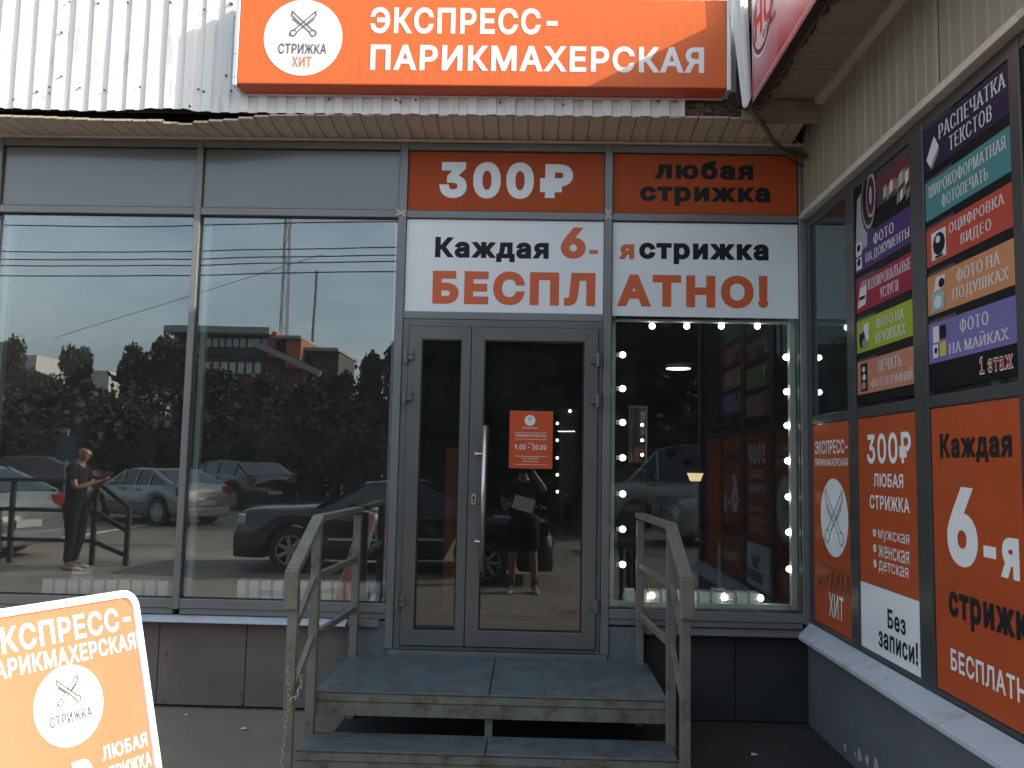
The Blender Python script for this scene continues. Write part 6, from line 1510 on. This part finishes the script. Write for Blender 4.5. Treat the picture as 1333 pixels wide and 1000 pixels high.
    for s in (-1, 1):
        k = 0 if s < 0 else 5; kt = 1 if s < 0 else 4
        for xi in (i0, (i0 + i1) // 2, i1):
            a = Vector(rs[xi][k]); b = Vector(rs[xi][kt]); a.y *= 1.012; b.y *= 1.012
            obj('pillar', MB().bar(a, b, 0.05, 0.03, up=(0, s, 0)), col, t)
        a = Vector(rs[0][k]); b = Vector(rs[i0][kt]); obj('pillar', MB().bar(a, b, 0.05, 0.05, up=(0, s, 0)), col, t)
        a = Vector(rs[-1][k]); b = Vector(rs[i1][kt]); obj('pillar', MB().bar(a, b, 0.07, 0.06, up=(0, s, 0)), col, t)
        for wx in wheels:
            c = Vector((wx * L, s * (W / 2 - 0.12), wr))
            wh = obj('wheel', MB().lathe(c, (0, s, 0), [(wr * 0.66, -0.08), (wr * 0.97, -0.08), (wr, -0.05), (wr, 0.08), (wr * 0.97, 0.105), (wr * 0.66, 0.10), (wr * 0.64, 0.07)], 28), TYRE, t)
            rim = MB().lathe(c + Vector((0, s * 0.07, 0)), (0, s, 0), [(wr * 0.12, 0), (wr * 0.12, 0.03)], 12)
            for q in range(7):
                a = 2 * pi * q / 7; d = Vector((cos(a), 0, sin(a)))
                rim.bar(c + Vector((0, s * 0.085, 0)) + d * 0.03, c + Vector((0, s * 0.085, 0)) + d * wr * 0.63, 0.05, 0.02, up=(0, 1, 0))
            rim.lathe(c + Vector((0, s * 0.075, 0)), (0, s, 0), [(wr * 0.66, 0), (wr * 0.66, 0.03), (wr * 0.60, 0.03), (wr * 0.60, 0)], 24)
            obj('rim', rim, RIM, wh)
        obj('headlight', MB().obox((-0.475 * L, s * W * 0.37, interp(P['belt'], -.48) * H - 0.10), (0.06, 0.04 * s, 0), (0, 0.17, 0), (0, 0, 0.07)), CLR, t, bevel=0.02)
        obj('tail_light', MB().obox((0.478 * L, s * W * 0.405, interp(P['belt'], .47) * H - 0.13), (0.05, 0, 0), (0, 0.12, 0), (0, 0, 0.10)), RED, t, bevel=0.02)
        obj('door_handle', MB().box(0.08 * L, 0.08 * L + 0.16, s * (W / 2 * 0.985) - 0.015, s * (W / 2 * 0.985) + 0.015, 0.62 * H, 0.645 * H), col, t, bevel=0.008)
        obj('side_mirror', MB().obox((rs[i0][0][0] - 0.10, s * (W / 2 + 0.07), 0.73 * H if kind != 'van' else 0.62 * H), (0.05, 0, 0), (0, 0.09, 0), (0, 0, 0.06)), col, t, bevel=0.02)
        obj('side_strip', MB().box(-0.2 * L, 0.2 * L, s * (W / 2) - 0.012, s * (W / 2) + 0.012, 0.36 * H, 0.385 * H), M['silver_trim'] if kind == 'sedan' else M['black_plastic'], t)
    obj('bumper', MB().box(-0.505 * L, -0.46 * L, -W * 0.44, W * 0.44, g, g + 0.22), col, t, bevel=0.05)
    obj('bumper', MB().box(0.46 * L, 0.505 * L, -W * 0.44, W * 0.44, g, g + 0.22), col, t, bevel=0.05)
    obj('number_plate', MB().box(0.506 * L, 0.509 * L, -0.26, 0.26, g + 0.27, g + 0.38), PLT, t)
    t.location = loc; t.rotation_euler = (0, 0, rz)
    return t
GL0 = GZ
x0_ = behind(318, 700, -6.9).x; x1_ = behind(724, 660, -6.9).x
car('dark sedan parked side-on right behind the photographer', 'sedan', paint('black_car_paint', (0.02, 0.022, 0.026)), ((x0_ + x1_) / 2, -7.15, GL0), 0, L=x1_ - x0_, W=1.75, H=1.28)
c = behind(200, 660, -15.0)
car('silver grey hatchback with its tail turned to the shop', 'hatch', paint('silver_car_paint', (0.24, 0.235, 0.23)), (c.x, -15.0, GL0 - 0.012), radians(28), L=3.5, W=1.6, H=1.28)
c = behind(304, 640, -21.5)
car('black estate car with glowing red tail lights beyond the silver hatchback', 'suv', paint('dark_car_paint', (0.015, 0.016, 0.018)), (c.x, -21.5, GL0 - 0.012), radians(38), L=4.2, W=1.8, H=1.48)
c = behind(-150, 680, -7.3)
car('silver crossover at the far left of the pavement', 'suv', paint('light_silver_paint', (0.20, 0.205, 0.20)), (c.x, -7.5, GL0), radians(8), L=4.4, W=1.8, H=1.38)
c = behind(30, 640, -20)
car('dark red low car parked beyond the crossover', 'hatch', paint('maroon_car_paint', (0.06, 0.02, 0.02)), (c.x, -20, GL0 - 0.012), radians(-5), L=4.4, W=1.75, H=1.5)
c = behind(905, 640, -17.5)
car('white panel van facing left behind the car park', 'van', paint('white_van_paint', (0.42, 0.41, 0.38)), (c.x, -17.5, GL0 - 0.012), radians(-6), L=5.6, W=2.0, H=2.15)
c = behind(975, 690, -12.6)
car('pale saloon parked in front of the white van', 'sedan', paint('pale_car_paint', (0.45, 0.44, 0.40)), (c.x + 0.3, -12.6, GL0 - 0.012), radians(-10), L=4.3, W=1.72, H=1.42)

# --- trees
LEAF = [mat('leaf_green_%s' % n_, c_, 0.7, 0, 0.35, 1.2) for n_, c_ in (('deep', (0.016, 0.026, 0.009)), ('olive', (0.022, 0.028, 0.010)))]
BARK = mat('bark', (0.10, 0.075, 0.05), 0.9, 0, 0.3, 10, 0.6, 20)
def crown_mesh(seed, n, R, Hh, leaf):
    rnd = random.Random(seed); mb = MB()
    blobs = []
    for i in range(16):
        a = rnd.uniform(0, 2 * pi); rr2 = rnd.uniform(0.1, 0.75) * R; z = rnd.uniform(0.12, 0.9) * Hh
        f = sin(pi * min(1, z / Hh * 0.8 + 0.18))
        blobs.append((rr2 * f * cos(a), rr2 * f * sin(a), z, rnd.uniform(0.22, 0.42) * R * (0.6 + 0.4 * f)))
    for i in range(n):
        bx_, by_, bz_, br_ = blobs[rnd.randrange(len(blobs))]
        d = Vector((rnd.gauss(0, 1), rnd.gauss(0, 1), rnd.gauss(0, 0.85))).normalized() * br_ * rnd.uniform(0.55, 1.12)
        c = Vector((bx_, by_, bz_)) + d
        s = leaf * rnd.uniform(0.5, 1.3)
        u = Vector((rnd.gauss(0, 1), rnd.gauss(0, 1), rnd.gauss(0, 0.6))).normalized(); v = u.cross(Vector((rnd.gauss(0, 1), rnd.gauss(0, 1), rnd.gauss(0, 1)))).normalized()
        o = len(mb.v)
        mb.v += [c - u * s, c + v * s * 0.55, c + u * s, c - v * s * 0.55]; mb.f.append((o, o + 1, o + 2, o + 3))
    me = bpy.data.meshes.new('crown'); me.from_pydata([tuple(p) for p in mb.v], [], mb.f)
    return me
crowns = []
for k in range(3):
    me = crown_mesh(20 + k, 9000, 3.4, 6.5, 0.17); me.materials.append(LEAF[k % 2]); crowns.append(me)
trunk = MB().tube([(0, 0, 0), (0.05, 0, 1.2), (0.0, 0.06, 2.6), (0.1, 0, 4.5), (0, 0, 6.5)], [0.22, 0.17, 0.14, 0.09, 0.03], 10)
for k in range(9):
    a = k * 2.3; z = 2.2 + k * 0.4
    trunk.tube([(0.03, 0.0, z), (cos(a) * 0.9, sin(a) * 0.9, z + 0.8), (cos(a) * 1.8, sin(a) * 1.8, z + 1.3)], [0.07, 0.045, 0.015], 6)
tme = trunk.mesh('trunk'); tme.materials.append(BARK)
def tree(u, Y, zs, rs_, lab, k):
    x = behind(u, 640, Y).x
    t = thing('leafy_tree', lab, 'tree', (x, Y, GZ - 0.02), 'trees beyond the car park')
    tr = bpy.data.objects.new('trunk', tme); COL.objects.link(tr); tr.parent = t; tr.scale = (rs_, rs_, zs)
    cr_ = bpy.data.objects.new('crown', crowns[k % 3]); COL.objects.link(cr_); cr_.parent = t
    cr_.location = (0, 0, 1.4 * zs); cr_.scale = (rs_, rs_, zs); cr_.rotation_euler = (0, 0, k * 1.7)
def zscale(v_top, Y):     # height needed to reach the reflected skyline
    return (behind(600, v_top, Y).z + 0.1) / 9.0
ORDN = 'first second third fourth fifth sixth seventh eighth ninth tenth eleventh twelfth thirteenth fourteenth fifteenth sixteenth seventeenth eighteenth nineteenth twentieth twenty-first twenty-second twenty-third twenty-fourth twenty-fifth'.split()
TREES = [(-75, -30, 405, .9), (2, -30, 433, .38), (86, -30, 438, .34), (160, -30, 436, .36), (205, -31, 426, .46), (238, -30.5, 432, .38), (40, -33, 478, .55), (122, -33, 505, .5), (262, -32, 470, .4), (290, -31, 474, .5), (340, -30, 482, .5),
         (398, -31, 484, .45), (440, -30, 472, .36), (478, -29, 446, .34), (512, -28, 420, .42), (560, -27, 400, .6), (640, -22, 350, 1.0), (730, -21, 330, 1.2), (820, -22, 300, 1.4), (900, -21, 260, 1.5), (985, -22, 240, 1.5), (600, -30, 380, 1.0), (-150, -30, 420, 1.4), (760, -30, 350, 1.5), (860, -27, 320, 1.5)]
for k, (u, Y, vt, rs_) in enumerate(TREES):
    lab = '%s tree from the left in the dark green row beyond the car park' % ORDN[sorted(q[0] for q in TREES).index(u)]
    tree(u, Y, zscale(vt, Y), rs_ * 1.15, lab, k)
# low hedge mass
hm = bpy.data.meshes.new('hedge')
rnd = random.Random(4); mb = MB()
for i in range(26000):
    x = rnd.uniform(-30, 26); y = -26.5 + rnd.gauss(0, 0.7); z = abs(rnd.gauss(1.6, 1.1))
    s = 0.16 * rnd.uniform(.6, 1.4); c = Vector((x, y, z))
    u_ = Vector((rnd.gauss(0, 1), rnd.gauss(0, 1), rnd.gauss(0, 1))).normalized(); v_ = u_.cross(Vector((0.3, 1, rnd.gauss(0, 1)))).normalized()
    o = len(mb.v); mb.v += [c - u_ * s, c + v_ * s * .6, c + u_ * s, c - v_ * s * .6]; mb.f.append((o, o + 1, o + 2, o + 3))
hm.from_pydata([tuple(p) for p in mb.v], [], mb.f); hm.materials.append(LEAF[0])
ho = bpy.data.objects.new('undergrowth', hm); COL.objects.link(ho); ho['kind'] = 'stuff'; ho['label'] = 'dense dark undergrowth below the row of trees'; ho['category'] = 'undergrowth'
obj('grass_verge', MB().box(-60, 60, -60, -24.5, GZ - 0.05, GZ + 0.03), mat('verge_grass', (0.04, 0.05, 0.02), 0.95, 0, 0.3, 1.0, 0.8, 20), kind='structure')

# --- brick office building on the skyline
BRICK = mat('red_brick', (0.34, 0.11, 0.06), 0.85, 0, 0.12, 2.0, 0.1, 8)
BDARK = mat('dark_facade', (0.05, 0.04, 0.035), 0.6, 0, 0.1, 1)
WIN = mat('pale_glazing', (0.35, 0.42, 0.45), 0.15, 0, 0.2, 0.4)
ROOFM = mat('grey_roof_sheet', (0.25, 0.25, 0.24), 0.6, 0, 0.1, 1)
YB = -70.0
def bb(u, v): p = behind(u, v, YB); return p.x, p.z
off = thing('office_building', 'red brick and glass office building rising above the trees', 'building', (behind(350, 500, YB).x, YB, 0))
def bbox_(nm, u0, u1, v0, v1, mt, dy0=0, dy1=-8):
    xa_, za_ = bb(u0, v1); xb_, zb2 = bb(u1, v0)
    obj(nm, MB().box(xa_, xb_, YB + dy0, YB + dy1, za_ if v1 < 620 else 0, zb2), mt, off)
bbox_('upper_storey', 225, 350, 436, 462, BDARK)
bbox_('lower_storey', 225, 397, 462, 640, mat('dark_brick', (0.10, 0.05, 0.035), 0.85), -0.2)
bbox_('brick_tower', 350, 362, 433, 466, BRICK, 0.6)
bbox_('roof', 222, 357, 429, 435, ROOFM, 1.5, -9)
bbox_('stair_tower', 376, 397, 443, 480, BRICK, 1.0)
bbox_('roof', 362, 398, 440, 443, ROOFM, 1.5, -9)
bbox_('link_block', 362, 376, 446, 480, BDARK, 0)
bbox_('side_block', 397, 438, 456, 640, BDARK, -1)
bbox_('roof', 396, 440, 453, 456, ROOFM, 0, -9)
for i in range(9):
    u = 268 + i * 9.2; bbox_('window', u, u + 7, 441, 452, WIN, 0.15, -0.5)
for i in range(10):
    u = 232 + i * 11; bbox_('window', u, u + 8.5, 472, 487, WIN, 0.0, -0.7)
p0, p1 = behind(330, 446, YB + 1), behind(420, 487, YB + 1)
obj('stair_rail', MB().bar((p0.x, YB + 1.6, p0.z), (p1.x, YB + 1.6, p1.z), 0.3, 0.5), ROOFM, off)
# pale flats far left
YP = -95.0
for u0, u1, v0, lab in ((12, 48, 462, 'pale block of flats far behind the trees on the left'), (112, 140, 482, 'small white building between two trees'), (-90, -30, 440, 'tall pale block of flats beyond the left edge')):
    a, b = behind(u0, v0, YP), behind(u1, v0, YP)
    t = thing('apartment_building', lab, 'building', ((a.x + b.x) / 2, YP, 0))
    obj('wall', MB().box(a.x, b.x, YP, YP - 10, 0, a.z), mat('pale_flats_wall', (0.45, 0.42, 0.38), 0.8), t)
    k = int((b.x - a.x) / 2.4)
    for i in range(k):
        for j in range(6):
            x = a.x + 0.7 + i * 2.4; z = a.z - 2.2 - j * 2.9
            if z > 3: obj('window', MB().box(x, x + 1.3, YP + 0.06, YP - 0.1, z - 1.4, z), BDARK, t)
# lattice masts
def mast(u, v_top, Y, w, lab):
    p = behind(u, v_top, Y)
    t = thing('radio_mast', lab, 'mast', (p.x, Y, 0))
    mb = MB(); H_ = p.z; n = int(H_ / 2.2)
    for sx in (-1, 1):
        for sy in (-1, 1):
            obj('mast_leg', MB().bar((p.x + sx * w, Y + sy * w, 0), (p.x + sx * w * 0.5, Y + sy * w * 0.5, H_), 0.14, 0.14), ROOFM, t)
    for i in range(n):
        z0, z1 = H_ * i / n, H_ * (i + 1) / n; f0 = w * (1 - .5 * i / n); s = 1 if i % 2 else -1
        mb.bar((p.x - s * f0, Y + f0, z0), (p.x + s * f0, Y + f0, z1), 0.08, 0.08)
    obj('mast_bracing', mb, ROOFM, t)
mast(376, 283, -110, 0.6, 'tall lattice mast rising behind the office building')
mast(412, 352, -110, 0.15, 'thin lower mast right of the lattice mast')
# overhead wires
def owire(v0, v1, v2, lab, Y=-20, r=0.020):
    pts = []
    for i in range(25):
        f = i / 24; u = -200 + f * 1300
        v = v0 + (v1 - v0) * (f / 0.35) if f < 0.35 else v1 + (v2 - v1) * ((f - 0.35) / 0.65)
        q = behind(u, v + 3 * sin(f * 9), Y); pts.append(q)
    pole_pts.append((pts[0], pts[-1]))
    o = obj('overhead_wire', MB().tube(pts, r, 5), M['black_plastic'])
    tag(o, lab, 'wire', 'overhead wires crossing the street')
pole_pts = []
for v, lab in ((287, 'topmost overhead wire'), (321, 'upper middle overhead wire'), (331, 'middle overhead wire'), (339, 'lower middle overhead wire'), (352, 'lowest overhead wire')):
    owire(v, v + 6, v - 2, lab + ' across the street')
pts = [behind(70, 440, -24), behind(130, 420, -23), behind(245, 385, -21), behind(420, 330, -16)]
o = obj('overhead_wire', MB().tube(pts, 0.009, 5), M['black_plastic']); tag(o, 'slanting thin overhead wire rising to the right', 'wire', 'overhead wires crossing the street')
for k, u in enumerate((-200, 1100)):
    p = behind(u, 290, -20)
    t = thing('utility_pole', 'concrete utility pole at the %s end of the wires' % ('left' if k == 0 else 'right'), 'pole', (p.x, -20, GZ))
    obj('pole_shaft', MB().tube([(p.x, -20, GZ - 0.1), (p.x, -20, p.z + 0.3)], [0.16, 0.10], 12), M['plaster'], t)
    obj('cross_arm', MB().box(p.x - 0.05, p.x + 0.05, -20.9, -19.1, p.z - 0.1, p.z), M['plaster'], t)
# blue parking sign
p = behind(85, 583, -18)
t = thing('parking_sign', 'blue square parking sign on a thin pole among the cars', 'road sign', (p.x, -18, GZ))
obj('sign_pole', MB().tube([(p.x, -18.03, GZ - 0.05), (p.x, -18.03, p.z + 0.5)], 0.03, 10), ROOFM, t)
obj('sign_plate', MB().box(p.x - 0.26, p.x + 0.26, -18.0, -17.985, p.z - 0.33, p.z + 0.33), flat('sign_blue', (0.012, 0.035, 0.07)), t)

# --- small debris on the pavement
random.seed(21)
grit = MB()
for i in range(420):
    x = random.uniform(-3.6, 1.6); y = random.uniform(-1.9, 0.0)
    if -1.15 < x < 0.78 and y > -1.25: continue
    r = random.uniform(0.002, 0.007); z = GZ + 0.004
    grit.add([(x - r, y, z), (x, y - r, z), (x + r, y, z), (x, y + r, z), (x, y, z + r)], [(0, 1, 4), (1, 2, 4), (2, 3, 4), (3, 0, 4), (3, 2, 1, 0)])
obj('grit', grit, mat('pale_grit', (0.22, 0.19, 0.15), 0.9), kind='stuff')
LIT = flat('paper_litter', (0.45, 0.43, 0.38), 0.8)
for k, (x, y, lab) in enumerate([(-1.62, -0.35, 'small pale paper scrap on the ground left of the steps'), (1.25, -0.55, 'small paper scrap on the dark ground right of the steps'), (-2.05, -0.12, 'cigarette butt by the dark base panels')]):
    r = 0.022 if k < 2 else 0.010
    o = obj('litter', MB().add([(x - r, y - r * .6, GZ + .005), (x + r, y - r * .4, GZ + .010), (x + r * .8, y + r * .7, GZ + .006), (x - r * .7, y + r * .5, GZ + .013), (x, y, GZ + .016)], [(0, 1, 4), (1, 2, 4), (2, 3, 4), (3, 0, 4)]), LIT)
    tag(o, lab, 'litter')
# splash dirt heap along the foot of the wall
dm = MB()
for i in range(160):
    x = -3.8 + i * 0.016 + random.uniform(-.006, .006)
    r = random.uniform(0.006, 0.016)
    dm.add([(x - r, 0.044, GZ), (x + r, 0.044, GZ), (x, 0.044 - r * 1.6, GZ), (x, 0.043, GZ + r * 0.7)], [(0, 2, 3), (2, 1, 3), (0, 1, 2)])
obj('wall_foot_dirt', dm, mat('dry_dirt', (0.15, 0.12, 0.085), 0.95), kind='stuff')
